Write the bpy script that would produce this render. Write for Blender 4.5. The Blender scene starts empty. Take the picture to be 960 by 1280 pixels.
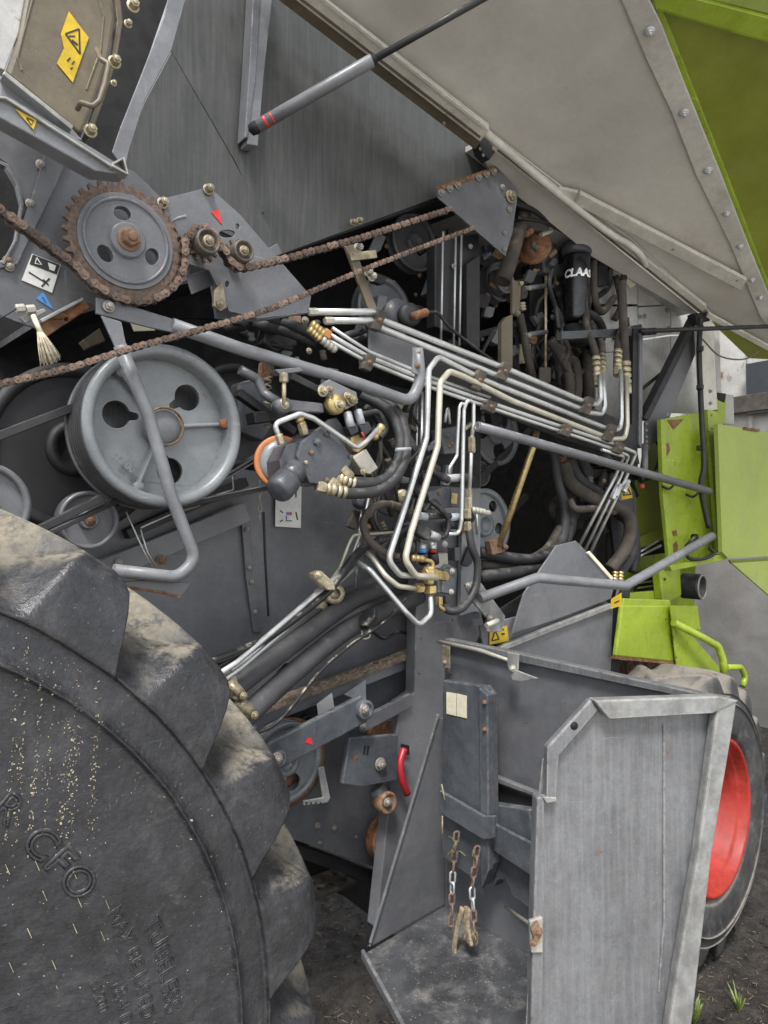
import bpy, bmesh, math, random
from mathutils import Vector, Matrix, noise
from mathutils.geometry import tessellate_polygon
random.seed(7)
R = math.radians

# ------------------------------------------------------------------ camera
FPX, CAMZ, YAW, PITCH = 903.0, 1.52, R(38.4), R(1.6)
scene = bpy.context.scene
col = scene.collection
fwd = Vector((math.sin(YAW)*math.cos(PITCH), math.cos(YAW)*math.cos(PITCH), math.sin(PITCH)))
rgt = Vector((math.cos(YAW), -math.sin(YAW), 0))
upv = rgt.cross(fwd)
CAM = Vector((0, 0, CAMZ))
cam_data = bpy.data.cameras.new('camera')
cam_data.sensor_fit = 'VERTICAL'
cam_data.sensor_height = 32.0
cam_data.lens = 32.0*FPX/1280.0
cam_data.clip_start, cam_data.clip_end = 0.02, 500
cam = bpy.data.objects.new('camera', cam_data)
col.objects.link(cam)
cam.matrix_world = Matrix((( rgt.x, upv.x, -fwd.x, CAM.x), (rgt.y, upv.y, -fwd.y, CAM.y), (rgt.z, upv.z, -fwd.z, CAM.z), (0, 0, 0, 1)))
scene.camera = cam

# ------------------------------------------------------------------ light
SUN_EL, SUN_AZ = R(56), R(226)          # overcast; brightest part of the sky behind and left of the camera
world = bpy.data.worlds.new('World'); scene.world = world; world.use_nodes = True
wn = world.node_tree; wn.nodes.clear()
sky = wn.nodes.new('ShaderNodeTexSky'); sky.sky_type = 'NISHITA'; sky.sun_disc = False
sky.sun_elevation = SUN_EL; sky.sun_rotation = SUN_AZ
sky.air_density, sky.dust_density, sky.ozone_density = 1.0, 1.0, 1.0
hs = wn.nodes.new('ShaderNodeHueSaturation'); hs.inputs['Saturation'].default_value = 0.2
bg = wn.nodes.new('ShaderNodeBackground'); bg.inputs[1].default_value = 0.10
wo = wn.nodes.new('ShaderNodeOutputWorld')
wn.links.new(sky.outputs[0], hs.inputs['Color']); wn.links.new(hs.outputs[0], bg.inputs[0]); wn.links.new(bg.outputs[0], wo.inputs[0])
sl = bpy.data.lights.new('sun', 'SUN'); sl.energy = 1.5; sl.angle = R(13); sl.color = (1, .97, .93)
sun = bpy.data.objects.new('sun', sl); col.objects.link(sun)
sdir = Vector((math.sin(SUN_AZ)*math.cos(SUN_EL), math.cos(SUN_AZ)*math.cos(SUN_EL), math.sin(SUN_EL)))
sun.rotation_euler = sdir.to_track_quat('Z', 'Y').to_euler()
vs = scene.view_settings; vs.view_transform = 'Standard'; vs.look = 'None'; vs.gamma = 1; vs.exposure = 1.53; vs.use_curve_mapping = False
scene.cycles.max_bounces = 8; scene.cycles.diffuse_bounces = 5

# ------------------------------------------------------------------ pixel helpers (photograph 960 x 1280)
def ray(px, py): return fwd + rgt*((px-480)/FPX) - upv*((py-640)/FPX)
def at(px, py, Y):
    d = ray(px, py); return CAM + d*(Y/d.y)
def onp(px, py, p0, n):
    d = ray(px, py); return CAM + d*((p0-CAM).dot(n)/d.dot(n))
def atx(px, py, X):
    d = ray(px, py); return CAM + d*(X/d.x)
def mpp(p): return (p-CAM).dot(fwd)/FPX        # metres per photo pixel at p
def V(p): return p if isinstance(p, Vector) else at(*p)

# ------------------------------------------------------------------ materials
MATS = {}
def mat(name, base, rough=.6, metal=0., var=.22, scale=5., dust=0., dustc=(.30, .265, .21), rust=0., rustc=(.15, .06, .025),
        bump=.12, bscale=70., bdist=.004, upc=None, uplo=.25, streak=0., grain=.08, scratch=.0, objrand=0., yband=None, specks=0., up=0., edge=0., edgec=(.35, .35, .36), coat=0., rscale=9.):
    m = bpy.data.materials.new(name); m.use_nodes = True; MATS[name] = m
    nt = m.node_tree; N, L = nt.nodes, nt.links
    b = N['Principled BSDF']
    tc = N.new('ShaderNodeTexCoord'); co = tc.outputs['Object']
    def nz(sc, det=6, ro=.6, vec=co, dis=0):
        n = N.new('ShaderNodeTexNoise'); n.inputs['Scale'].default_value = sc; n.inputs['Detail'].default_value = min(det, 4)
        n.inputs['Roughness'].default_value = ro; n.inputs['Distortion'].default_value = dis; L.new(vec, n.inputs['Vector']); return n.outputs['Fac']
    def ramp(f, lo, hi, a=0., c=1.):
        r = N.new('ShaderNodeMapRange'); r.inputs[1].default_value = lo; r.inputs[2].default_value = hi
        r.inputs[3].default_value = a; r.inputs[4].default_value = c; r.interpolation_type = 'SMOOTHSTEP'; L.new(f, r.inputs[0]); return r.outputs[0]
    def mul(a, c):
        k = N.new('ShaderNodeMath'); k.operation = 'MULTIPLY'; L.new(a, k.inputs[0])
        if isinstance(c, float): k.inputs[1].default_value = c
        else: L.new(c, k.inputs[1])
        return k.outputs[0]
    def mix(f, a, c):
        x = N.new('ShaderNodeMix'); x.data_type = 'RGBA'; L.new(f, x.inputs[0])
        for s, v in ((6, a), (7, c)):
            if isinstance(v, tuple): x.inputs[s].default_value = (*v, 1)
            else: L.new(v, x.inputs[s])
        return x.outputs[2]
    lo = tuple(max(0, c*(1-var)) for c in base); hi = tuple(min(1, c*(1+var)) for c in base)
    c = mix(ramp(nz(scale, 8, .65), .3, .7), lo, hi)
    # fine grain and thin scratches
    g1 = ramp(nz(38, 6, .75), .3, .7, 1-grain, 1+grain); g2 = ramp(nz(170, 3, .7), .25, .75, 1-grain*.8, 1+grain*.8); gm = mul(g1, g2)
    if objrand:
        oi = N.new('ShaderNodeObjectInfo'); gm = mul(gm, ramp(oi.outputs['Random'], 0., 1., 1-objrand, 1+objrand))
    vm = N.new('ShaderNodeVectorMath'); vm.operation = 'SCALE'; L.new(c, vm.inputs[0]); L.new(gm, vm.inputs['Scale']); c = vm.outputs[0]
    masks = []
    if scratch:
        for rot, sc3 in (((.5, .9, .3), (5, 5, 160)), ((1.2, .2, .7), (170, 6, 6)), ((.1, .35, 0), (9, 9, 230))):
            mp = N.new('ShaderNodeMapping'); mp.inputs['Rotation'].default_value = rot; mp.inputs['Scale'].default_value = sc3; L.new(co, mp.inputs[0])
            f = mul(mul(ramp(nz(1.0, 3, .55, mp.outputs[0], .3), .70-.04*scratch, .74-.04*scratch), ramp(nz(7, 3), .45, .6)), min(1., .35+.3*scratch)); c = mix(f, c, tuple(min(1, x*2.2+.03) for x in base))
    if yband:
        sy = N.new('ShaderNodeSeparateXYZ'); L.new(co, sy.inputs[0])
        f = mul(ramp(sy.outputs[1], yband[0], yband[1]), ramp(nz(26, 9, .75, dis=.3), .30, .52)); c = mix(f, c, mix(ramp(nz(60, 6, .7), .3, .7), tuple(x*.6 for x in yband[2]), yband[2])); masks.append(f)
    if streak:
        mp = N.new('ShaderNodeMapping'); mp.inputs['Scale'].default_value = (90, 90, 5); L.new(co, mp.inputs[0])
        s = nz(1.0, 5, .6, mp.outputs[0]); c = mix(mul(ramp(s, .42, .7), streak), c, tuple(min(1, x*1.7+.02) for x in base))
        c = mix(mul(ramp(s, .5, .25), streak), c, tuple(x*.6 for x in base))
    if dust:
        f = mul(ramp(nz(scale*1.7, 9, .7, dis=.4), .62-.35*dust, .9-.3*dust), min(1., .35+dust*.6)); c = mix(f, c, dustc); masks.append(f)
    if specks:
        f = mul(ramp(nz(190, 2, .5), .73-.1*specks, .78-.1*specks), .65); c = mix(f, c, tuple(min(1, x*1.7) for x in dustc))
        f = ramp(nz(46, 3, .6, dis=1.2), .76-.08*specks, .80-.08*specks, 0, .6); c = mix(f, c, dustc)
    if up:
        g = N.new('ShaderNodeNewGeometry'); sx = N.new('ShaderNodeSeparateXYZ'); L.new(g.outputs['Normal'], sx.inputs[0])
        f = mul(ramp(sx.outputs[2], uplo, min(1., uplo+.5)), ramp(nz(22, 8, .7), .75-.5*up, .95-.45*up)); c = mix(f, c, upc or tuple(min(1, x*1.25) for x in dustc)); masks.append(f)
    if edge:
        bv = N.new('ShaderNodeBevel'); bv.samples = 2; bv.inputs[0].default_value = .006
        g = N.new('ShaderNodeNewGeometry'); d = N.new('ShaderNodeVectorMath'); d.operation = 'DOT_PRODUCT'
        L.new(bv.outputs[0], d.inputs[0]); L.new(g.outputs['Normal'], d.inputs[1])
        f = mul(ramp(d.outputs['Value'], .985, .85), mul(ramp(nz(35, 6, .7), .62-.3*edge, .72-.2*edge), .8)); c = mix(f, c, edgec)
    if rust:
        f = ramp(nz(rscale, 10, .75, dis=.5), .70-.38*rust, .76-.34*rust)
        rc = mix(ramp(nz(60, 6, .7), .3, .7), tuple(x*.5 for x in rustc), tuple(x*1.8 for x in rustc)); c = mix(f, c, rc); masks.append(f)
        if metal:
            k = N.new('ShaderNodeMath'); k.operation = 'SUBTRACT'; k.inputs[0].default_value = 1; L.new(f, k.inputs[1]); L.new(mul(k.outputs[0], metal), b.inputs['Metallic'])
    if not rust: b.inputs['Metallic'].default_value = metal
    L.new(c, b.inputs['Base Color'])
    rr = ramp(nz(scale*4, 5), .3, .7, max(.05, rough-.1), min(1, rough+.12))
    for f in masks:
        x = N.new('ShaderNodeMix'); L.new(f, x.inputs[0]); L.new(rr, x.inputs[2]); x.inputs[3].default_value = .92; rr = x.outputs[0]
    L.new(rr, b.inputs['Roughness'])
    if coat: b.inputs['Coat Weight'].default_value = coat; b.inputs['Coat Roughness'].default_value = .25
    if bump:
        bp = N.new('ShaderNodeBump'); bp.inputs['Strength'].default_value = bump; bp.inputs['Distance'].default_value = bdist
        L.new(nz(bscale, 8, .7), bp.inputs['Height']); L.new(bp.outputs[0], b.inputs['Normal'])
    return m

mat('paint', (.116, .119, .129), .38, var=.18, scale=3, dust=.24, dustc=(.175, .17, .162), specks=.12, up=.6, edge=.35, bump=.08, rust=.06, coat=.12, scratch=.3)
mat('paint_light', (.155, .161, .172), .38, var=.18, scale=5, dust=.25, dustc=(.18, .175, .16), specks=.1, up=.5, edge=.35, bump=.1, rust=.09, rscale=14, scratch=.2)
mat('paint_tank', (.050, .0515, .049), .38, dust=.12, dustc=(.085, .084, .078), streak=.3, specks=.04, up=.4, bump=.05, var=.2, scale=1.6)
mat('paint_dark', (.016, .016, .018), .55, dust=.18, dustc=(.05, .047, .043), up=.4, edge=.0, bump=.12)  # base darkened so that deep interior parts read as shaded
mat('black', (.004, .004, .0045), .75, dust=.1, dustc=(.02, .02, .02), bump=.1)  # black parts, and sheets whose colour stands for interior shade
mat('filter_black', (.008, .008, .009), .28, dust=.05, bump=.02)
mat('galv', (.150, .154, .161), .40, metal=.25, var=.16, scale=5, streak=.26, dust=.26, dustc=(.205, .198, .18), specks=.25, edge=.8, edgec=(.42, .4, .37), bump=.2, rust=.08, rscale=13, grain=.12, scratch=.15)
mat('galv_edge', (.22, .222, .218), .45, metal=.2, var=.3, scale=16, dust=.3, dustc=(.29, .27, .23), edge=.8, edgec=(.5, .48, .43), rust=.1, bump=.2)
mat('pulley', (.185, .20, .21), .33, var=.16, scale=4, dust=.22, dustc=(.21, .205, .19), up=.5, specks=.12, edge=.5, edgec=(.36, .33, .28), rust=.11, rscale=12, coat=.2, scratch=.3)
mat('pulley_groove', (.035, .035, .037), .45, dust=.15)
mat('bluegrey', (.070, .077, .088), .42, var=.25, dust=.28, dustc=(.135, .136, .138), up=.5, specks=.2, edge=.6, edgec=(.26, .26, .26), rust=.12, rscale=16, grain=.14, scratch=.5)
mat('zinc_pipe', (.52, .53, .52), .36, metal=.7, var=.1, dust=.18, up=.2, dustc=(.34, .31, .27), bump=.03)
mat('zinc_yellow', (.37, .32, .22), .45, metal=.6, var=.3, scale=40, dust=.3, dustc=(.25, .20, .14), bump=.08, grain=.15, objrand=.25)
mat('gold', (.50, .38, .17), .36, metal=.75, var=.25, scale=20, dust=.15, dustc=(.25, .18, .1))
mat('bolt', (.30, .28, .25), .5, metal=.5, var=.3, scale=200, dust=.35, dustc=(.22, .18, .13), rust=.22, rscale=60)
mat('bolt_rust', (.22, .15, .10), .65, metal=.2, rust=.55, rscale=40, bump=.3)
mat('rust', (.17, .085, .045), .85, var=.5, scale=40, rust=.5, rscale=30, dust=.15, bump=.5)
mat('chain_rust', (.12, .085, .066), .58, metal=.15, var=.45, scale=90, rust=.4, rustc=(.15, .066, .028), rscale=70, bump=.3, objrand=.45)
mat('pipe_cream', (.52, .49, .40), .4, metal=.5, var=.12, dust=.2, dustc=(.34, .29, .22), bump=.03)
mat('ledge_dirt', (.17, .13, .095), .9, var=.4, scale=30, dust=.4, dustc=(.28, .22, .15), bump=.5, bscale=120, grain=.25)
mat('straw_dark', (.17, .135, .085), .8, var=.5, scale=60)
mat('hose_grey', (.052, .052, .055), .6, var=.18, scale=10, dust=.3, dustc=(.10, .098, .095), up=.4, upc=(.13, .127, .122), uplo=.2, bump=.1, bscale=120)
mat('idler', (.10, .085, .07), .5, metal=.2, var=.35, scale=40, rust=.3, rscale=40, dust=.2)
mat('chain_dark', (.085, .065, .055), .5, metal=.3, var=.5, scale=90, rust=.3, rustc=(.16, .07, .03), rscale=80, bump=.3, objrand=.4)
mat('chain_old', (.17, .12, .10), .8, var=.4, scale=60, rust=.35, rscale=50, bump=.3)
mat('chain_zinc', (.55, .56, .58), .4, metal=.6, rust=.1)
mat('hose', (.026, .026, .028), .58, var=.22, dust=.35, dustc=(.075, .073, .072), up=.6, upc=(.11, .108, .106), uplo=.1, bump=.2, bscale=160)
mat('hose_brown', (.055, .046, .038), .8, var=.4, scale=12, dust=.4, dustc=(.13, .105, .08), up=.6, upc=(.18, .15, .115), bump=.4, bscale=120)
mat('cable', (.012, .012, .013), .5, dust=.15, up=.5)
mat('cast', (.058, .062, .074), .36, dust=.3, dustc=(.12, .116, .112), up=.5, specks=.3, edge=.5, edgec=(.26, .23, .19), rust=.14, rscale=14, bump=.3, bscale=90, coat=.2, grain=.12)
mat('alu', (.42, .40, .35), .5, metal=.4, dust=.3, var=.15, bump=.1)
mat('brown', (.115, .095, .062), .42, dust=.14, dustc=(.2, .17, .12), specks=.2, up=.5, edge=.35, edgec=(.35, .31, .24), bump=.05)
mat('white_metal', (.41, .405, .39), .45, dust=.3, dustc=(.29, .27, .24), var=.15, rust=.07, bump=.06)
mat('white_rust', (.42, .41, .385), .6, rust=.46, rscale=2.2, rustc=(.15, .085, .055), dust=.4, dustc=(.3, .26, .2), var=.12)
mat('cream', (.52, .50, .445), .45, dust=.25, dustc=(.33, .29, .23), var=.15, edge=.4, edgec=(.2, .12, .07), rust=.06, up=.2)
mat('beige', (.47, .45, .415), .38, dust=.42, dustc=(.36, .315, .26), var=.15, scale=1.2, specks=.1, bump=.04, bscale=20, grain=.04)
mat('beige_flange', (.49, .47, .435), .4, dust=.45, dustc=(.32, .27, .21), var=.16, scale=3, specks=.1, bump=.05)
mat('rail_brown', (.10, .08, .055), .6, dust=.3)
mat('green', (.25, .335, .022), .33, dust=.25, dustc=(.265, .29, .085), var=.12, specks=.12, edge=.35, edgec=(.1, .06, .03), rust=.06, bump=.06, coat=.25, grain=.07, scratch=.3)
mat('green_pale', (.29, .36, .075), .4, dust=.4, dustc=(.34, .38, .15), var=.1, scale=2, bump=.04, grain=.05, coat=.12)
mat('green_dark', (.20, .225, .025), .42, dust=.25, dustc=(.19, .19, .06), var=.14, scale=1.5, bump=.04, grain=.05, coat=.15)
mat('red', (.30, .024, .015), .42, dust=.25, dustc=(.22, .07, .045), var=.22, bump=.06, grain=.12)
mat('red_hose', (.52, .03, .04), .4, dust=.15)
mat('orange', (.45, .17, .06), .6, var=.3, dust=.2)
mat('sticker_yellow', (.50, .34, .008), .45, var=.15, scale=30, dust=.25, dustc=(.34, .27, .1), bump=.05)
mat('sticker_white', (.62, .62, .60), .5, var=.08, dust=.2, bump=0)
mat('sticker_cream', (.70, .66, .50), .5, var=.1, dust=.2, bump=0)
mat('sticker_blue', (.06, .22, .52), .5, var=.08, bump=0)
mat('sticker_red', (.65, .03, .03), .5, var=.08, bump=0)
mat('print_black', (.02, .02, .02), .5, var=.1, bump=0)
mat('print_white', (.8, .8, .8), .5, var=.05, bump=0)
mat('bristle', (.50, .44, .33), .8, var=.4, scale=80)
mat('rope', (.30, .24, .16), .9, var=.4, scale=60, bump=.6, bscale=200)
mat('straw', (.34, .29, .20), .75, var=.45, scale=60)
mat('grass', (.16, .215, .05), .6, var=.4, scale=30, bump=0)
mat('concrete', (.17, .162, .15), .85, var=.4, scale=.7, dust=.45, dustc=(.25, .245, .235), specks=.2, bump=.35, bscale=30)
mat('window_dark', (.02, .025, .03), .3, var=.2)
mat('chute', (.33, .33, .325), .5, metal=.2, dust=.35, dustc=(.30, .25, .20), var=.25, scale=2.2, bump=.1)
mat('connector', (.025, .026, .03), .45, dust=.2)
mat('connector_grey', (.32, .34, .36), .5, dust=.2)

# tyre rubber
mat('tyre', (.022, .0225, .026), .38, var=.3, scale=9, dust=.38, dustc=(.080, .079, .079), up=.7, upc=(.21, .185, .145), uplo=.66, yband=(1.155, 1.24, (.25, .222, .17)), specks=.4, grain=.26, scratch=.4, bump=.65, bscale=60)
mat('tyre_rear', (.04, .04, .042), .6, var=.3, scale=6, dust=.4, dustc=(.15, .135, .115), up=1.0, bump=.4, bscale=40)
mat('floor_dark', (.055, .057, .062), .55, var=.35, scale=5, dust=.42, dustc=(.30, .29, .27), specks=.5, bump=.3)
mat('bounce_pale', (.42, .40, .37), .9, var=.15, scale=.8)  # pale colour of the added light-bouncing slab
mat('soil', (.030, .025, .021), .95, var=.6, scale=14, dust=.35, dustc=(.085, .07, .053), specks=.15, bump=1.0, bscale=38, bdist=.03, grain=.35, scratch=0)

# ------------------------------------------------------------------ mesh helpers
class MB:
    def __init__(s): s.v, s.f, s.sm = [], [], []
    def add(s, vs, fs, smooth=False):
        o = len(s.v); s.v += [tuple(p) for p in vs]; s.f += [tuple(i+o for i in f) for f in fs]; s.sm += [smooth]*len(fs); return s
    def box(s, c, x, y, z):                   # centre and three half-axis vectors
        c, x, y, z = map(Vector, (c, x, y, z))
        vs = [c+x*a+y*b+z*d for d in (-1, 1) for b in (-1, 1) for a in (-1, 1)]
        return s.add(vs, [(0, 2, 3, 1), (4, 5, 7, 6), (0, 1, 5, 4), (2, 6, 7, 3), (0, 4, 6, 2), (1, 3, 7, 5)])
    def prism(s, loops, d):                   # planar loops (outer, holes...) pushed along d
        loops = [[Vector(p) for p in l] for l in loops]; d = Vector(d)
        flat = [p for l in loops for p in l]; n = len(flat)
        tri = tessellate_polygon(loops) if (len(loops) > 1 or len(flat) > 4) else None
        fs = [tuple(t) for t in tri] if tri else [tuple(range(n))]
        out = list(fs) + [tuple(i+n for i in reversed(f)) for f in fs]
        o = 0
        for l in loops:
            k = len(l)
            for i in range(k):
                a, b = o+i, o+(i+1) % k; out.append((a, b, b+n, a+n))
            o += k
        return s.add(flat+[p+d for p in flat], out)
    def lathe(s, c, axis, prof, n=32, smooth=True, close=False, a0=0, a1=2*math.pi):   # prof: (radius, along-axis)
        c, axis = Vector(c), Vector(axis).normalized()
        u = axis.orthogonal().normalized()
        if abs(axis.y) > .7: u = (Vector((1, 0, 0)) - axis*axis.x).normalized()
        w = axis.cross(u)
        vs, fs = [], []; k = len(prof)
        for i in range(n):
            t = a0+(a1-a0)*i/n; e = u*math.cos(t)+w*math.sin(t)
            vs += [c+e*r+axis*h for r, h in prof]
        for i in range(n):
            j = (i+1) % n
            for q in range(k-1): fs.append((i*k+q, j*k+q, j*k+q+1, i*k+q+1))
            if close: fs.append((i*k+k-1, j*k+k-1, j*k, i*k))
        return s.add(vs, fs, smooth)
    def cyl(s, a, b, r, n=16, r2=None, smooth=True):
        a, b = Vector(a), Vector(b); h = (b-a).length; r2 = r if r2 is None else r2; q = min(r, r2)*.12
        return s.lathe(a, b-a, [(0, 0), (r-q, 0), (r, q), (r2, h-q), (r2-q, h), (0, h)], n, smooth)
    def tube(s, pts, r, n=12, cap=True):
        pts = [Vector(p) for p in pts]; out = []
        for p in pts:
            if not out or (p-out[-1]).length > 1e-5: out.append(p)
        pts = out; m = len(pts)
        if m < 2: return s
        rs = r if isinstance(r, (list, tuple)) else [r]*m
        t0 = (pts[1]-pts[0]).normalized(); u = t0.orthogonal().normalized(); vs = []
        for i, p in enumerate(pts):
            t = ((pts[min(i+1, m-1)]-p).normalized() + (p-pts[max(i-1, 0)]).normalized()).normalized()
            u = (u - t*u.dot(t)).normalized(); w = t.cross(u)
            vs += [p+(u*math.cos(2*math.pi*k/n)+w*math.sin(2*math.pi*k/n))*rs[i] for k in range(n)]
        fs = [(i*n+k, i*n+(k+1) % n, (i+1)*n+(k+1) % n, (i+1)*n+k) for i in range(m-1) for k in range(n)]
        s.add(vs, fs, True)
        if cap:
            o = len(s.v)-len(vs)
            s.f += [tuple(o+k for k in reversed(range(n))), tuple(o+(m-1)*n+k for k in range(n))]; s.sm += [False, False]
        return s
    def mesh(s, name, m, weld=False):
        me = bpy.data.meshes.new(name); me.from_pydata(s.v, [], s.f)
        bm = bmesh.new(); bm.from_mesh(me)
        if weld: bmesh.ops.remove_doubles(bm, verts=bm.verts, dist=1e-6)
        bmesh.ops.recalc_face_normals(bm, faces=bm.faces); bm.to_mesh(me); bm.free()
        if not weld: me.polygons.foreach_set('use_smooth', s.sm)
        me.materials.append(MATS[m]); me.update(); return me
    def build(s, name, m, parent=None, bevel=0., seg=2, weld=False):
        ob = link(name, s.mesh(name, m, weld), parent)
        if bevel:
            b = ob.modifiers.new('bevel', 'BEVEL'); b.width = bevel; b.segments = seg; b.limit_method = 'ANGLE'; b.angle_limit = R(40)
        return ob
def link(name, data, parent=None, mw=None):
    ob = bpy.data.objects.new(name, data); col.objects.link(ob)
    if parent is not None: ob.parent = parent
    if mw is not None: ob.matrix_world = mw; ob.matrix_basis = mw
    return ob
def tag(o, label=None, cat=None, group=None, kind=None):
    for k, v in (('label', label), ('category', cat), ('group', group), ('kind', kind)):
        if v: o[k] = v
    return o

def fillet(pts, r, n=6):
    pts = [Vector(p) for p in pts]; out = [pts[0]]
    for i in range(1, len(pts)-1):
        p, a, b = pts[i], pts[i-1]-pts[i], pts[i+1]-pts[i]
        ang = a.angle(b)
        if ang > 3.1 or ang < .02: out.append(p); continue
        d = min(r/math.tan(ang/2), a.length*.49, b.length*.49); A, B = p+a.normalized()*d, p+b.normalized()*d
        for k in range(n+1):
            t = k/n; out.append(A*(1-t)**2 + p*2*t*(1-t) + B*t*t)
    return out+[pts[-1]]
def spline(pts, n=8):
    pts = [Vector(p) for p in pts]; P = [pts[0]*2-pts[1]]+pts+[pts[-1]*2-pts[-2]]; out = []
    for i in range(1, len(P)-2):
        a, b, c, d = P[i-1:i+3]
        for k in range(n):
            t = k/n; out.append(.5*((2*b)+(c-a)*t+(2*a-5*b+4*c-d)*t*t+(3*b-a-3*c+d)*t**3))
    return out+[pts[-1]]
FRONT = Vector((0, -1, 0))

CH = link('combine_harvester', None); CH.location = (0, 0, 0); CH.empty_display_size = .2
tag(CH, cat='combine harvester')
CH['label'] = 'lime green and grey combine harvester with side cover raised over its drive chains and pipes'

def plate(name, poly, Y, m='paint', parent=CH, th=.006, bevel=.002, holes=(), lab=None, n=None):
    """sheet in the plane y = Y, outline in photo pixels, thickness going into the machine"""
    def loop(l): return [at(px, py, Y) for px, py in l]
    loops = [loop(poly)]
    for hx, hy, hw, hh in holes:
        loops.append([at(hx+hw*math.cos(t*math.pi/9), hy+hh*math.sin(t*math.pi/9), Y) for t in range(18)])
    ob = MB().prism(loops, (0, th, 0)).build(name, m, parent, bevel)
    if lab: ob['label'] = lab
    return ob
def tube(name, pts, rpx, m='zinc_pipe', parent=CH, f=None, sp=False, n=12, lab=None):
    P = [V(p) for p in pts]
    mid = P[len(P)//2]
    if f: Q = fillet(P, f*mpp(mid))
    elif sp: Q = spline(P)
    else: Q = P
    ob = MB().tube(Q, rpx*mpp(mid), n).build(name, m, parent)
    if lab: ob['label'] = lab
    return ob
def ribbed(name, a, b, rpx, m='zinc_yellow', parent=CH, ribs=4):
    """crimped hose ferrule / fitting between two points"""
    a, b = V(a), V(b); r = rpx*mpp(a); h = (b-a).length; prof = [(0, 0), (r*.8, 0)]
    for i in range(ribs):
        z = h*i/ribs; k = h/ribs
        prof += [(r*.86, z+k*.05), (r*1.12, z+k*.2), (r*1.12, z+k*.7), (r*.86, z+k*.9)]
    prof += [(r*.8, h), (0, h)]
    return MB().lathe(a, b-a, prof, 14).build(name, m, parent)
def hexnut(name, a, b, rpx, m='zinc_yellow', parent=CH):
    a, b = V(a), V(b); r = rpx*mpp(a); h = (b-a).length
    return MB().lathe(a, b-a, [(0, 0), (r*.9, 0), (r, h*.12), (r, h*.88), (r*.9, h), (0, h)], 6, False).build(name, m, parent)
def hose(name, pts, rpx, m='hose', parent=CH, ends=(0, 0), fl=22, fm='zinc_yellow', lab=None):
    ob = tube(name, pts, rpx, m, parent, sp=True, lab=lab)
    P = [V(p) for p in pts]; Q = spline(P)
    for e, (p, q) in zip(ends, ((Q[0], Q[1]), (Q[-1], Q[-2]))):
        if e:
            d = (q-p).normalized(); L = fl*mpp(p)
            ribbed('ferrule', p-d*L*.35, p+d*L*.65, rpx*1.12, fm, ob, 4)
            hexnut('fitting_nut', p-d*L*.75, p-d*L*.35, rpx*1.25, fm, ob)
    return ob
_bolts = {}
def bolt(px, py=None, Y=None, r=9, m='bolt', parent=CH, axis=FRONT, wash=True, h=.7, name='bolt'):
    """hexagon bolt head with washer; r is the head radius in millimetres"""
    p = px if isinstance(px, Vector) else at(px, py, Y)
    key = (m, wash, h)
    if key not in _bolts:
        b = MB(); z = 0
        if wash: b.lathe((0, 0, 0), (0, 0, 1), [(0, -.1), (1.32, -.1), (1.32, .16), (1.25, .22), (0, .22)], 16); z = .22
        b.lathe((0, 0, 0), (0, 0, 1), [(0, z), (1.0, z), (1.0, z+h*.8), (.88, z+h), (0, z+h)], 6, False)
        b.lathe((0, 0, 0), (0, 0, 1), [(.55, z+h*.9), (.55, z+h+.25), (.48, z+h+.32), (0, z+h+.32)], 10)
        _bolts[key] = b.mesh('bolt', m)
    q = Vector(axis).to_track_quat('Z', 'Y').to_matrix().to_4x4() @ Matrix.Rotation(random.random()*3, 4, 'Z')
    return link(name, _bolts[key], parent, Matrix.Translation(p) @ q @ Matrix.Diagonal((r*.001, r*.001, r*.001, 1)))
def sticker(name, poly, Y, m, parent=CH, prints=(), pm='print_black', lab=None, th=.0015):
    ob = plate(name, poly, Y, m, parent, th, 0, lab=lab)
    for pr in prints: plate('print', pr, Y-.0012, pm, ob, .001, 0)
    return ob
def strip(poly, w):                              # closed outline of a thin stroke along a px polyline
    a, b = [], []
    for i, (x, y) in enumerate(poly):
        x0, y0 = poly[max(i-1, 0)]; x1, y1 = poly[min(i+1, len(poly)-1)]
        l = math.hypot(x1-x0, y1-y0) or 1; nx, ny = -(y1-y0)/l*w, (x1-x0)/l*w
        a.append((x+nx, y+ny)); b.append((x-nx, y-ny))
    return a+b[::-1]
def tri(a, b, c, w): return [strip([p, q], w) for p, q in ((a, b), (b, c), (c, a))]
def channel(name, a, b, wpx, m='paint', parent=CH, depth=.03, bevel=.002, side=None):
    """flat bar between two pixel points (px,py,Y), wpx wide, depth metres deep"""
    A, B = V(a), V(b); d = (B-A).normalized(); w = wpx*mpp((A+B)/2)/2
    nrm = Vector((0, 1, 0)) if side is None else Vector(side)
    nrm = (nrm-d*nrm.dot(d)).normalized(); s = d.cross(nrm)
    return MB().box((A+B)/2+nrm*depth/2, (B-A)/2, s*w, nrm*depth/2).build(name, m, parent, bevel)

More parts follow.
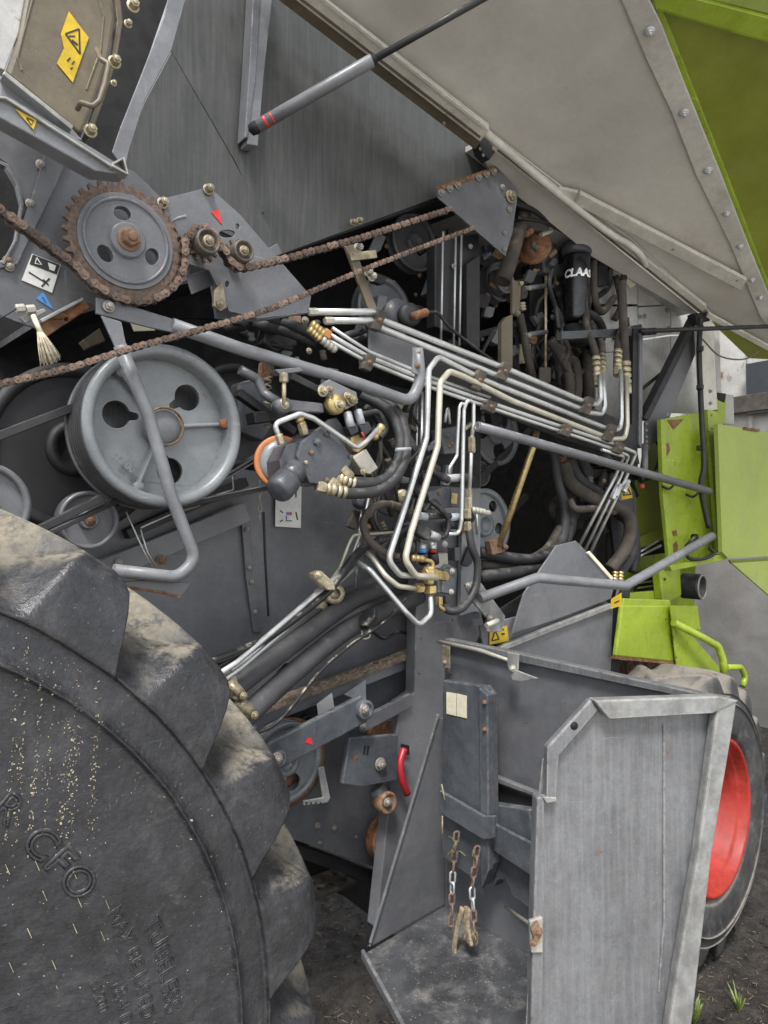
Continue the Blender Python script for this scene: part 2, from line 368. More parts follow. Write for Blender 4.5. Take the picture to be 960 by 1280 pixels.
# ------------------------------------------------------------------ setting
GZ = -0.18
def ground():
    b = MB(); n = 190; x0, x1, y0, y1 = -.4, 4.6, .3, 3.6
    vs, fs = [], []
    for j in range(n+1):
        for i in range(n+1):
            x, y = x0+(x1-x0)*i/n, y0+(y1-y0)*j/n
            e = min(i, n-i, j, n-j)/12; e = min(1, e)
            z = GZ + e*(.022*noise.noise((x*3, y*3, 0)) + .014*noise.noise((x*11, y*11, 3)) + .008*noise.noise((x*31, y*31, 5)))
            vs.append((x, y, z))
    for j in range(n):
        for i in range(n): fs.append((j*(n+1)+i, j*(n+1)+i+1, (j+1)*(n+1)+i+1, (j+1)*(n+1)+i))
    b.add(vs, fs, True)
    # the same sheet goes on to the horizon as a rim of large quads
    X0, X1, Y0, Y1 = -120, 120, -120, 120
    o = [(x0, y0, GZ), (x1, y0, GZ), (x1, y1, GZ), (x0, y1, GZ), (X0, Y0, GZ), (X1, Y0, GZ), (X1, Y1, GZ), (X0, Y1, GZ)]
    b.add(o, [(4, 5, 1, 0), (5, 6, 2, 1), (6, 7, 3, 2), (7, 4, 0, 3)])
    tag(b.build('ground', 'soil'), kind='structure')
    tag(MB().box((0, -14.8, GZ+.02), (30, 0, 0), (0, 15.2, 0), (0, 0, .02)).build('bounce_slab', 'bounce_pale'), kind='structure')  # slab is unseen, added to bounce light up onto the raised cover
ground()
def clods():
    b = MB()
    for _ in range(900):
        if random.random() < .6: p = at(random.uniform(330, 560), random.uniform(1090, 1290), 1.6); d = ray(random.uniform(330, 560), random.uniform(1085, 1300))
        else: d = ray(random.uniform(820, 970), random.uniform(1130, 1290))
        p = CAM + d*((GZ-CAMZ)/d.z); r = random.uniform(.003, .011)
        vs = [p+Vector((random.uniform(.6, 1.2)*r*a, random.uniform(.6, 1.2)*r*c, random.uniform(.3, .9)*r*e)) for a, c, e in ((1, 0, 0), (-1, 0, 0), (0, 1, 0), (0, -1, 0), (0, 0, 1), (0, 0, -1))]
        b.add(vs, [(0, 2, 4), (2, 1, 4), (1, 3, 4), (3, 0, 4), (2, 0, 5), (1, 2, 5), (3, 1, 5), (0, 3, 5)])
    tag(b.build('soil_clods', 'soil'), 'small dark soil clods scattered on the trodden ground', 'soil clods', kind='stuff')
    b = MB()
    for _ in range(300):
        d = ray(random.uniform(340, 560), random.uniform(1085, 1300)) if random.random() < .6 else ray(random.uniform(820, 970), random.uniform(1130, 1290))
        p = CAM + d*((GZ+.012-CAMZ)/d.z); a = random.uniform(0, 3.14); l = random.uniform(.003, .013); w = random.uniform(.0005, .0010)
        u = Vector((math.cos(a), math.sin(a), random.uniform(-.2, .2))); s = Vector((-u.y, u.x, 0))
        b.box(p, u*l, s*w, Vector((0, 0, w)))
    tag(b.build('straw_litter', 'straw_dark'), 'pale straw bits lying on the dark soil', 'straw', kind='stuff')
clods()

FB = link('farm_building', None)
tag(FB, 'farm building with bare concrete base and rusty white sheet cladding behind the harvester', 'building')
BX = 6.5
def bwall(name, px0, py0, px1, py1, m, dx=0., th=.1):
    a, b_ = atx(px0, py0, BX+dx), atx(px1, py1, BX+dx)
    return MB().box(((a.x+th/2), (a.y+b_.y)/2, (a.z+b_.z)/2), (th/2, 0, 0), (0, (a.y-b_.y)/2, 0), (0, 0, (a.z-b_.z)/2)).build(name, m, FB, .004)
zc = atx(930, 690, BX).z; 
MB().box((BX+.15, 2.0, (GZ+zc)/2), (.15, 0, 0), (0, 6, 0), (0, 0, (zc-GZ)/2)).build('concrete_wall', 'concrete', FB, .01)
for k in range(24):                                           # rusty sheet panels, standing seams between them
    y = -1.2+k*.30
    MB().box((BX+.10, y+.148, zc+2.01), (.03, 0, 0), (0, .146, 0), (0, 0, 2.0)).build('cladding_sheet', 'white_rust', FB, .004)
    MB().box((BX+.07, y, zc+2.01), (.03, 0, 0), (0, .018, 0), (0, 0, 2.0)).build('cladding_seam', 'rust' if k % 3 == 0 else 'white_rust', FB, .004)
wf = bwall('window', 932, 455, 985, 512, 'window_dark', -.04, .06)
bwall('ledge', 890, 500, 985, 508, 'hose_brown', -.06, .08)

# ------------------------------------------------------------------ wheels
def make_tyre(name, parent, cx, cz, y0, Rr, Wd, nl, lean, m, per=44, mw=None, bead=.27):
    """ring with shoulder lugs; y0 outer face, Rr tip radius, measures scaled from a 0.905 m tyre"""
    k = Rr/.905; w = Wd/.6
    lugP = [(bead, 1.20), (bead+.02, 1.14), (max(bead+.04, .40), 1.112), (max(bead+.06, .52), 1.094), (.58, 1.085), (.65, 1.080), (.700, 1.083), (.710, 1.080), (.715, 1.070), (.720, 1.080), (.729, 1.087), (.755, 1.093), (.771, 1.097), (.775, 1.088),
            (.80, 1.094), (.83, 1.099), (.86, 1.107), (.885, 1.117), (.898, 1.130), (.905, 1.150), (.910, 1.19), (.915, 1.25), (.919, 1.32), (.92, 1.40), (.919, 1.48), (.915, 1.55), (.905, 1.64), (.885, 1.68), (.80, 1.70), (.6, 1.715), (.5, 1.66), (bead, 1.6)]
    valP = [p for p in lugP[:13]] + [(.775, 1.102),
            (.790, 1.120), (.804, 1.142), (.818, 1.162), (.829, 1.181), (.837, 1.198), (.843, 1.215), (.848, 1.24), (.853, 1.28), (.857, 1.34), (.859, 1.40), (.857, 1.48), (.863, 1.55), (.855, 1.62), (.84, 1.66)] + lugP[28:]
    # resample finer between control points
    def fine(P, n=3):
        o = []
        for a, b_ in zip(P, P[1:]):
            for t in range(n): o.append((a[0]+(b_[0]-a[0])*t/n, a[1]+(b_[1]-a[1])*t/n))
        return o+[P[-1]]
    A, B = fine(lugP), fine(valP); q = len(A); step = 360/nl
    dl = [-.3, -.15, 0, .15, .3, .55, .9, 1.4] + [1.4+(step-1.9)*t/(per-8) for t in range(1, per-7)]; per = len(dl); na = nl*per
    def ss(x, a, b_):
        t = max(0, min(1, (x-a)/(b_-a))); return t*t*(3-2*t)
    vs = []
    for i in range(na):
        d = dl[i % per]; base = lean+step*(i//per)+d
        for j in range(q):
            r, y = A[j]; v = j/3.0; sh = -5.8; msk = 1.
            if v > 13:
                if y < 1.16 and v < 20: s_ = (v-13)/6.34; Wd_, sh = 11.5-8.1*min(1, s_), -5.8+5.8*min(1, s_)
                else: Wd_, sh = 3.4, (max(min(y, 2.8-y), 1.15)-1.15)/.25*14
                if v < 28:
                    t_ = max(0, min(1, (d-Wd_)/(step-.4-Wd_))); msk = ss(d, -.3, .15)*(1-t_)**3.0 if d < step-.35 else 0
            th = base+sh
            rr = r*msk+B[j][0]*(1-msk); yy = y*msk+B[j][1]*(1-msk)
            h = .0012*noise.noise((th*.2, rr*14, 1.7)) + .0007*noise.noise((th*1.1, rr*60, 4.2))
            rr += h; t = R(th)
            vs.append((cx+rr*k*math.cos(t), y0+(yy-1.075)*w+h*.4, cz+rr*k*math.sin(t)))
    fs = []
    for i in range(na):
        n2 = (i+1) % na
        for j in range(q-1): fs.append((i*q+j, i*q+j+1, n2*q+j+1, n2*q+j))
    b = MB(); b.add(vs, fs, True)
    ob = b.build(name, m, parent)
    def side_y(rad):
        rad /= k
        for a, c in zip(lugP, lugP[1:]):
            if a[0] <= rad <= c[0]: return y0+(a[1]+(c[1]-a[1])*(rad-a[0])/(c[0]-a[0])-1.075)*w
        return y0
    return ob, side_y
TC = (-.17, .71); TY = 1.085
FW = link('front_wheel', None, CH); FW['label'] = 'large muddy front drive wheel with deep tyre lugs'
tyre, side_y = make_tyre('tyre', FW, TC[0], TC[1], TY, .928, .6, 23, 38.3, 'tyre')
MB().lathe((TC[0], TY+.1, TC[1]), (0, 1, 0), [(.275, .10), (.27, .12), (.25, .14), (.2, .16), (.12, .17), (.0, .17)], 64).build('rim', 'red', FW)

# raised outline lettering round the sidewall
def side_text(txt, px, py, hpx, spacing=1.0, bev=.0014, rot=0., width=1.0):
    p = at(px, py, TY); dx, dz = p.x-TC[0], p.z-TC[1]; rad = math.hypot(dx, dz); a0 = math.atan2(dz, dx); H = hpx*mpp(p)
    cu = bpy.data.curves.new('lettering', 'FONT'); cu.body = txt; cu.size = H/.72; cu.fill_mode = 'NONE'; cu.bevel_depth = bev; cu.bevel_resolution = 1
    cu.resolution_u = 5; cu.space_character = spacing
    ob = bpy.data.objects.new('lettering', cu); col.objects.link(ob)
    bpy.context.view_layer.update()
    me = bpy.data.meshes.new_from_object(ob.evaluated_get(bpy.context.evaluated_depsgraph_get()))
    bpy.data.objects.remove(ob)
    for v in me.vertices:
        u, h, d = v.co; rr = rad+h; a = a0-u*width/(rad+H/2)
        v.co = (TC[0]+rr*math.cos(a), side_y(rr)-.0002-d, TC[1]+rr*math.sin(a))
    me.materials.clear(); me.materials.append(MATS['tyre']); 
    o = link('lettering', me, FW); return o
side_text('CFO', 27, 1062, 36, 1.12, .0028, width=1.15)
side_text('R', -12, 1022, 36, 1.0, .0022)
side_text('TUBELESS', 182, 1158, 21, 1.06, .0013)
side_text('MAY BE USED TUBELESS', 137, 1146, 18, 1.08, .0011)
side_text('18.4 D', 143, 1236, 17, 1.0, .0011)
side_text('at 200', 118, 1238, 13, 1.0, .0009)

# straw chaff stuck to the sidewall
b = MB()
cols_ = [(16, 4), (28, 3), (46, 3), (62, 5), (84, 7), (92, 9), (96, 5), (120, 4)]
for _ in range(560):
    if random.random() < .85:
        cx_, sp_ = random.choice(cols_); py = random.choice([random.gauss(925, 70), random.gauss(985, 45)]); px = random.gauss(cx_, sp_*.6)+(py-950)*-.06
    else: px, py = random.uniform(0, 300), random.uniform(700, 1275)
    p = at(px, py, TY); rr = math.hypot(p.x-TC[0], p.z-TC[1])
    if rr > .78 or rr < .3: continue
    p.y = side_y(rr)-.0006; a = random.gauss(1.5, .9)
    l = random.choice([.0004, .0005, .0006, .0008, .001, .0018]); w = random.uniform(.0003, .0007)
    if random.random() < .04: l *= 1.6; w *= 2
    u = Vector((math.cos(a), 0, math.sin(a))); s = Vector((-u.z, 0, u.x))
    b.box(p, u*l, s*w, Vector((0, .0005, 0)))
for (x, y) in ((13, 1093), (50, 1087), (103, 1133), (137, 1134), (60, 1126), (42, 1176), (98, 1167), (132, 1175), (73, 1216), (20, 1222), (96, 1096)):
    p = at(x, y, TY); rr = math.hypot(p.x-TC[0], p.z-TC[1]); p.y = side_y(rr)-.002
    b.box(p, Vector((.0028, 0, -.0075)), Vector((.0004, 0, .0001)), Vector((0, .0005, 0)))
tag(b.build('straw_chaff', 'straw'), 'pale straw chaff stuck to the big front tyre sidewall', 'straw', kind='stuff')

# rear wheel, steered a little
RW = link('rear_wheel', None, CH); RW['label'] = 'rear wheel with red rim behind the open side bin'
rc = at(904, 1022, 1.42); rr_ = .555
RM = Matrix.Translation(rc) @ Matrix.Rotation(R(5), 4, 'Z')
RW.matrix_basis = RM
rt, _ = make_tyre('tyre', RW, 0, 0, 0, rr_, .36, 18, 10, 'tyre_rear', 24, bead=.48)
MB().lathe((0, 0, 0), (0, 1, 0), [(.305, .035), (.304, .008), (.294, .003), (.286, .010), (.282, .038), (.270, .046), (.264, .05), (.258, .10), (.244, .108), (.238, .19), (.16, .21), (.12, .17), (0, .17)], 56).build('rim', 'red', RW)
for k in range(6):
    t = k*math.pi/3
    link('wheel_nut', bolt(0, 0, 1.0).data, RW, Matrix.Translation((.19*math.cos(t), .200, .19*math.sin(t))) @ Vector((0, -1, 0)).to_track_quat('Z', 'Y').to_matrix().to_4x4() @ Matrix.Scale(.011, 4))
for o in list(CH.children):
    if o.name.startswith('bolt'): bpy.data.objects.remove(o)

# ------------------------------------------------------------------ machine body sheets
plate('interior_shade', [(-60, 150), (790, 250), (800, 700), (640, 900), (300, 1110), (-60, 700)], 2.55, 'black', th=.02, bevel=0)  # black sheet standing for the shade deep inside the machine
plate('side_panel', [(100, 560), (330, 590), (525, 600), (525, 1092), (480, 1088), (345, 1042), (200, 900), (100, 800)], 2.06, 'paint', lab='dusty grey lower side sheet')
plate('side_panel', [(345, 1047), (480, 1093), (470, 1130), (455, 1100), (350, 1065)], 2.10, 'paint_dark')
plate('side_panel_seam', strip([(306, 640), (312, 720), (322, 790)], 4.5), 2.045, 'paint', th=.02)
for x, y in ((309, 662), (312, 710), (315, 728), (319, 765)): bolt(x, y, 2.04, 6)
plate('side_panel_seam', strip([(330, 640), (332, 700), (336, 770)], 1.0), 2.055, 'paint_dark', th=.004, bevel=0)
# tank wall and its left neighbour
plate('tank_wall', [(345, 316), (296, 205), (213, 62), (242, -60), (380, -60), (612, 182), (655, 238), (640, 262), (548, 246), (352, 318)], 1.98, 'paint_tank', th=.01, lab='brushed grey grain tank side sheet')
plate('tank_side_sheet', [(152, 205), (180, 128), (214, 64), (290, 196), (351, 312), (329, 322), (300, 300), (215, 262), (160, 225)], 1.965, 'paint_tank', th=.008)
plate('sheet_foot', [(325, 316), (347, 304), (353, 317), (330, 327)], 1.94, 'paint', th=.02)
bolt(329, 266, 1.976, 3, 'cable', wash=False)
# sheets added at tank bottom and engine top to block light from above
def inward(name, pxs, Y, dy, m, th=.02):
    P = [at(x, y, Y) for x, y in pxs]
    for a_, b_ in zip(P, P[1:]): MB().prism([[a_, b_, b_+Vector((0, dy, .05)), a_+Vector((0, dy, .05))]], (0, 0, th)).build(name, m, CH)
inward('tank_bottom_occluder', [(40, 410), (345, 322), (548, 250), (655, 240)], 2.0, .7, 'paint_dark')
inward('engine_roof_occluder', [(610, 176), (740, 280), (885, 388)], 1.86, .9, 'white_metal')
# upright angle beside the gas strut
plate('tank_rib', [(326, -30), (343, -30), (330, 90), (322, 182), (309, 180), (318, 60)], 1.93, 'paint_light', th=.045)
plate('tank_rib_lip', [(318, -30), (327, -30), (319, 100), (309, 172), (306, 172), (312, 80)], 1.925, 'paint', th=.05)
# folded light flange, black sheet for the gap's shade behind, triangle end
plate('flange', [(240, -30), (214, 64), (181, 126), (161, 190), (156, 212), (140, 190), (150, 160), (172, 105), (205, 20), (216, -30)], 1.86, 'paint_light', th=.004)
plate('gap_shade', [(95, -30), (220, -30), (165, 130), (150, 215), (60, 160)], 1.97, 'black', th=.01, bevel=0)
# brown cover with handle
BC = plate('brown_cover', [(38, -40), (128, -40), (141, 0), (144, 26), (136, 74), (118, 128), (103, 167), (98, 165), (7, 90), (22, 48)], 1.62, 'brown', th=.05, bevel=.008, lab='olive brown cover plate with yellow warning sticker')
plate('cover_rim', strip([(138, -40), (147, 0), (150, 26), (142, 76), (124, 130), (110, 168)], 4), 1.635, 'brown', BC, th=.05, bevel=.003)
plate('cover_crease', strip([(116, -30), (130, 20), (126, 62), (108, 112)], 1.2), 1.6175, 'brown', BC, th=.004, bevel=.001)
plate('cover_crease', strip([(46, -20), (30, 40), (22, 72), (28, 88)], 1.2), 1.6175, 'brown', BC, th=.004, bevel=.001)
sticker('warning_sticker', [(86, 14), (111, 47), (91, 103), (71, 79), (80, 60), (76, 42)], 1.617, 'sticker_yellow', BC,
        [*tri((99, 36), (100, 67), (82, 42), 1.0), strip([(90, 50), (97, 56)], 1.2), strip([(86, 45), (94, 45)], .8), strip([(84, 76), (88, 72)], 1), strip([(90, 80), (93, 76)], .8), strip([(88, 86), (91, 84)], .8)])
tube('handle', [(121, 62, 1.60), (126, 74, 1.56), (136, 80, 1.55), (131, 105, 1.55), (124, 126, 1.55), (116, 133, 1.55), (101, 128, 1.56), (97, 136, 1.60)], 3.4, 'brown', BC, f=5, n=8)
for x, y, r in ((143, 78, 11), (113, 164, 11), (142, 104, 5), (166, 8, 11), (160, 30, 7)): bolt(x, y, 1.60, r, 'zinc_yellow', BC, h=1.4)
plate('white_side', [(-30, -40), (38, -40), (24, 40), (6, 88), (-30, 70)], 1.63, 'white_metal', th=.03, lab='white painted edge sheet beside brown cover')
plate('cover_ledge', [(3, 92), (6, 88), (92, 157), (90, 162)], 1.58, 'galv_edge', th=.06)
plate('cover_ledge', [(0, 95), (90, 160), (104, 176), (60, 160), (0, 120)], 1.61, 'paint_light', th=.02)
# sill angle with triangular end
plate('sill', [(-30, 117), (0, 120), (12, 121), (150, 206), (159, 218), (120, 214), (-30, 130)], 1.56, 'paint_light', th=.05, bevel=.003)
plate('sill_lip', strip([(-30, 119), (8, 122), (140, 207)], 1.6), 1.55, 'galv_edge', th=.03)
plate('sill_end', strip([(140, 205), (155, 197), (160, 217), (140, 206)], 1.8), 1.545, 'galv_edge', th=.03)
sticker('warning_sticker', [(19, 136), (46, 150), (42, 162)], 1.556, 'sticker_yellow', CH, [strip([(34, 147), (42, 151), (39, 156), (33, 147)], .7)])
# sprocket plates
PL = plate('sprocket_plate', [(-60, 130), (20, 150), (60, 178), (168, 214), (205, 250), (240, 320), (236, 350), (128, 388), (112, 378), (48, 412), (-60, 372)], 1.80, 'paint', th=.008, holes=[(-10, 262, 36, 68)], lab='grey plate carrying the large sprocket')
plate('hole_shade', [(-60, 170), (60, 170), (40, 350), (-60, 350)], 2.0, 'black', th=.01, bevel=0)  # black sheet that paints the shade inside the plate's hole
plate('plate_flange', strip([(-18, 194), (8, 206), (22, 230), (28, 255), (20, 300), (4, 330)], 2.2), 1.785, 'paint', PL, th=.02)
plate('plate_fold', [(60, 178), (88, 190), (62, 250), (22, 330), (-40, 345), (-40, 334), (6, 326), (38, 252)], 1.79, 'paint', PL, th=.008)
IP = plate('idler_plate', [(196, 250), (262, 234), (300, 268), (345, 320), (389, 370), (386, 391), (322, 398), (287, 389), (262, 338), (238, 330), (228, 300)], 1.755, 'paint', th=.008,
           holes=[(284, 292, 10, 5), (297, 283, 2.6, 3.6), (284, 355, 2.6, 4)], lab='grey plate carrying two small idler sprockets')
for x, y in ((203, 254), (260, 237)): bolt(x, y, 1.75, 11, 'zinc_yellow', IP, h=1.6)
plate('slot_mark', strip([(213, 277), (222, 272), (233, 269)], 1.4), 1.752, 'galv_edge', IP, th=.003)
sticker('marker_sticker', [(264, 265), (273, 261), (278, 281)], 1.7525, 'sticker_red', IP)
plate('back_tab', [(232, 344), (262, 336), (268, 356), (240, 368)], 1.80, 'paint')
plate('link_tab', [(268, 362), (279, 352), (284, 384), (276, 389), (267, 382)], 1.74, 'zinc_yellow', th=.012); bolt(276, 380, 1.735, 8, 'zinc_yellow')
for x, y, m in ((38, 255, 'bolt'), (12, 333, 'bolt'), (51, 206, 'bolt'), (10, 326, 'bolt_rust')): bolt(x, y, 1.795, 9, m, PL)
sticker('pictogram_sticker', [(40, 317), (76, 331), (65, 366), (27, 350)], 1.797, 'sticker_white', PL,
        [[(41, 318), (75, 331), (71, 343), (37, 330)], strip([(36, 340), (58, 354)], .8), strip([(52, 358), (62, 348)], 1.1), strip([(54, 349), (61, 357)], .8)], lab='white pictogram sticker with black header')
plate('print', [(60, 328), (70, 332), (68, 339), (62, 337)], 1.794, 'sticker_white', PL, .001, 0)
plate('print', strip([(46, 322), (44, 329), (52, 331), (46, 322)], .7), 1.794, 'sticker_white', PL, .001, 0)
sticker('marker_sticker', [(45, 373), (54, 365), (67, 387)], 1.797, 'sticker_blue', PL, [strip([(53, 371), (57, 378)], .5)], lab='blue triangle sticker')
plate('rusty_bracket', [(51, 398), (104, 372), (113, 384), (58, 421), (47, 413)], 1.74, 'rust', th=.02, bevel=.003, holes=[(83, 399, 2.5, 2.5)])
plate('bracket_top', [(50, 399), (104, 371), (105, 375), (53, 403)], 1.72, 'galv_edge', th=.02)

# ------------------------------------------------------------------ sprockets
def sprocket(name, px, py, Y, rad, nt, holes=3, m='paint', th=.012, hub=.03, lab=None, hole_a=100):
    c = at(px, py, Y); root = link(name, None, CH)
    if lab: root['label'] = lab
    out = []
    for i in range(nt):
        for da, rr in ((-.5, -.007), (-.30, -.006), (-.13, .006), (.13, .006), (.30, -.006)):
            t = 2*math.pi*(i+da)/nt; out.append(c+Vector((math.cos(t)*(rad+rr), 0, math.sin(t)*(rad+rr))))
    ring = [c+Vector((math.cos(t*math.pi/24)*rad*.80, 0, math.sin(t*math.pi/24)*rad*.80)) for t in range(48)]
    MB().prism([out, ring], (0, th, 0)).build('toothed_rim', 'chain_rust', root, .001)
    loop = [c+Vector((math.cos(t*math.pi/24)*rad*.82, -.004, math.sin(t*math.pi/24)*rad*.82)) for t in range(48)]
    hl = []
    for k in range(holes):
        a = R(hole_a)+k*2*math.pi/holes; o = c+Vector((math.cos(a)*rad*.47, -.004, math.sin(a)*rad*.47))
        ra, ta = Vector((math.cos(a), 0, math.sin(a))), Vector((-math.sin(a), 0, math.cos(a)))
        hl.append([o+(ra*math.cos(t*math.pi/10)*rad*.12+ta*math.sin(t*math.pi/10)*rad*.15) for t in range(20)])
    MB().prism([loop]+hl, (0, th+.008, 0)).build('disc', m, root, .003)
    MB().lathe(c, (0, -1, 0), [(rad*.74, 0), (rad*.74, .008), (rad*.70, .010), (rad*.68, .004)], 48).build('raised_ring', m, root)
    h = max(.012, rad*.3)
    MB().lathe(c, (0, -1, 0), [(h*1.05, -.02), (h, hub*.5), (h*.92, hub*.55), (0, hub*.55)], 28).build('hub', m, root)
    bolt(c+Vector((0, -hub*.55, 0)), r=h*1000*.52, m='bolt_rust', parent=root, h=.9)
    return root
SP = sprocket('large_sprocket', 158, 302, 1.70, .137, 34, 3, lab='large grey sprocket with rusty teeth')
def small_sprocket(px, py, rad, nt):
    c = at(px, py, 1.70); root = link('idler_sprocket', None, CH); out = []
    for i in range(nt):
        for da, rr in ((-.5, -.006), (-.28, -.005), (-.12, .007), (.12, .007), (.28, -.005)):
            t = 2*math.pi*(i+da)/nt; out.append(c+Vector((math.cos(t)*(rad+rr), 0, math.sin(t)*(rad+rr))))
    MB().prism([out], (0, .011, 0)).build('toothed_rim', 'chain_rust', root, .001)
    MB().lathe(c, (0, -1, 0), [(rad*.86, 0), (rad*.86, .032), (rad*.76, .037), (rad*.66, .032), (rad*.60, .022), (rad*.42, .022), (rad*.40, .032), (0, .032)], 28).build('bearing_ring', 'idler', root)
    bolt(c+Vector((0, -.032, 0)), r=rad*1000*.30, m='zinc_yellow', parent=root, h=.8)
    MB().cyl(c, c+Vector((0, .06, 0)), .012).build('axle', 'paint_dark', root)
small_sprocket(254, 306, .037, 13); small_sprocket(298, 318, .033, 12)

# ------------------------------------------------------------------ roller chains
def chain_meshes(p, ht, wd, m):
    res = []
    for inner in (True, False):
        b = MB(); off = wd*.5 if inner else wd*.72
        for s in (-1, 1):
            out = []
            for e, sg in ((1, 1), (-1, 1)):                     # two round eyes and a narrow waist
                for k in range(9):
                    t = R(-112+224*k/8)+(math.pi if e < 0 else 0); out.append((e*p/2+ht*math.cos(t), s*off, ht*math.sin(t)))
                out.append((0, s*off, e*ht*.74))
            b.prism([out], (0, s*wd*.16, 0))
        if inner:
            for e in (-1, 1): b.lathe((e*p/2, -wd*.5, 0), (0, 1, 0), [(0, 0), (ht*.7, 0), (ht*.7, wd), (0, wd)], 10)
        else:
            for e in (-1, 1): b.lathe((e*p/2, -wd*.98, 0), (0, 1, 0), [(0, 0), (ht*.36, 0), (ht*.42, wd*.1), (ht*.42, wd*1.86), (ht*.36, wd*1.96), (0, wd*1.96)], 8)
        res.append(b.mesh('chain_link', 'chain_dark' if inner else m))
    return res
def chain(name, path, p, ht, wd, m, smooth, lab, start=0.):
    root = link(name, None, CH); root['label'] = lab
    me = chain_meshes(p, ht, wd, m)
    P = spline([V(q) for q in path], 24) if smooth else [V(q) for q in path]
    # walk the path in steps of one pitch
    pts = [P[0]]; i = 0; cur = P[0]
    while i < len(P)-1:
        d = P[i+1]-cur
        if (P[i+1]-pts[-1]).length < p: i += 1; cur = P[i]; continue
        # point on segment cur..P[i+1] at distance p from pts[-1]
        a, b_ = 0., 1.
        for _ in range(24):
            t = (a+b_)/2
            if ((cur+d*t)-pts[-1]).length < p: a = t
            else: b_ = t
        cur = cur+d*b_; pts.append(cur.copy())
    for k in range(len(pts)-1):
        a, b_ = pts[k], pts[k+1]; x = (b_-a).normalized(); y = Vector((0, 1, 0)); y = (y-x*y.dot(x)).normalized(); z = x.cross(y)
        tw = Matrix.Rotation(random.gauss(0, .04), 4, 'X')
        M = Matrix(((x.x, y.x, z.x, 0), (x.y, y.y, z.y, 0), (x.z, y.z, z.z, 0), (0, 0, 0, 1))) @ tw; M.translation = (a+b_)/2
        link('chain_link', me[k % 2], root, M)
YC = 1.69
sc_ = at(158, 302, YC)
def arc(c, rad, a0, a1, n):
    return [c+Vector((math.cos(R(a0+(a1-a0)*k/n))*rad, 0, math.sin(R(a0+(a1-a0)*k/n))*rad)) for k in range(n+1)]
i1, i2 = at(254, 306, YC), at(298, 318, YC)
path = [at(-60, 216, YC), at(-20, 248, YC), at(0, 264, YC), at(60, 308, YC)] + arc(sc_, .141, 218, 372, 14) + arc(i1, .041, 165, 20, 8) + arc(i2, .037, 195, 290, 6) + [at(360, 323, 1.70), at(450, 298, 1.74), at(562, 262, 1.80)]
chain('drive_chain', path, .0254, .0098, .016, 'chain_rust', False, 'rusty roller chain running round the large sprocket')
chain('drive_chain', [(-40, 491, 1.64), (0, 480, 1.64), (80, 462, 1.64), (160, 437, 1.64), (320, 392, 1.645), (400, 360, 1.66), (480, 327, 1.69), (590, 286, 1.74)], .019, .0077, .013, 'chain_rust', True, 'rusty roller chain slanting across below the sprocket')

# chain oiler brush
OB = link('oiling_brush', None, CH); OB['label'] = 'pale bristle oiling brush above the rusty chain'
tube('stem', [(41, 394, 1.66), (51, 416, 1.65)], 3.2, 'sticker_cream', OB)
b = MB()
for k in range(70):
    t = random.uniform(-1, 1); q = random.uniform(-1, 1)*.008; a = at(50+t*3.5, 415, 1.65+q); e = at(63+t*13, 453+random.uniform(-5, 3)-t*3, 1.65+q*2)
    b.tube([a, (a+e)/2+Vector((t*.001, 0, 0)), e], .0009, 4)
o = b.build('bristle', 'bristle', OB); o['kind'] = 'stuff'
plate('clamp', [(24, 396), (55, 385), (58, 389), (32, 404)], 1.67, 'galv_edge', OB, .014)
for x, y in ((25, 386), (38, 387)): hexnut('fitting_nut', (x-5, y, 1.66), (x+6, y-1, 1.66), 5.5, 'alu', OB)
tube('oil_line', [(-10, 402, 1.66), (5, 395, 1.66), (20, 386, 1.66)], 1.2, 'cable', OB, sp=True)

# ------------------------------------------------------------------ big variator pulley
PC = Vector((.690, 0, 1.785)); PY = 1.735
BP = link('belt_pulley', None, CH); BP['label'] = 'large light grey belt pulley with three keyhole openings'
c = Vector((PC.x, PY, PC.z)); ro = .203
MB().lathe(c, (0, 1, 0), [(.170, .058), (.174, .014), (.180, .0), (.198, .0), (ro, .006), (ro, .018), (.197, .022)], 72).build('rim', 'pulley', BP)
prof = [(.196, .020)]
for k in range(5): z = .024+k*.018; prof += [(ro, z), (ro, z+.004), (.186, z+.008), (.186, z+.010), (ro, z+.014)]
prof += [(ro+.002, .115), (ro+.002, .122), (.19, .126)]
MB().lathe(c, (0, 1, 0), prof, 72, False).build('belt_grooves', 'pulley_groove', BP)
MB().lathe(c, (0, 1, 0), [(.199, .128), (.207, .130), (.207, .142), (.15, .146), (.0, .146)], 64).build('back_plate', 'galv', BP)
loop = [c+Vector((math.cos(t*math.pi/32)*.176, .052, math.sin(t*math.pi/32)*.176)) for t in range(64)]
hl = []
for a in (50, 168, 284):
    a = R(a); o = c+Vector((math.cos(a)*.112, .052, math.sin(a)*.112)); tdir = a+math.pi-(.3 if a < 1 else -.2)
    l = []
    for k in range(26):
        t = tdir+.35+(2*math.pi-.7)*k/25; l.append(o+Vector((math.cos(t)*.034, 0, math.sin(t)*.034)))
    e, s = Vector((math.cos(tdir), 0, math.sin(tdir))), Vector((-math.sin(tdir), 0, math.cos(tdir)))
    l += [o+e*.052-s*.008, o+e*.056, o+e*.052+s*.008]
    hl.append(l)
MB().prism([loop]+hl, (0, .012, 0)).build('web', 'pulley', BP, .003)
for k, a in enumerate((8, 131, 248)):
    a = R(a); e = Vector((math.cos(a), 0, math.sin(a))); s = Vector((-math.sin(a), 0, math.cos(a)))
    MB().box(c+e*.108+Vector((0, .042, 0)), e*.064, s*.005, Vector((0, .013, 0))).build('rib', 'pulley', BP, .004)
    MB().cyl(c+e*.166+Vector((0, .045, 0)), c+e*.166+Vector((0, .022, 0)), .013).build('boss', 'rust' if k == 0 else 'pulley', BP)
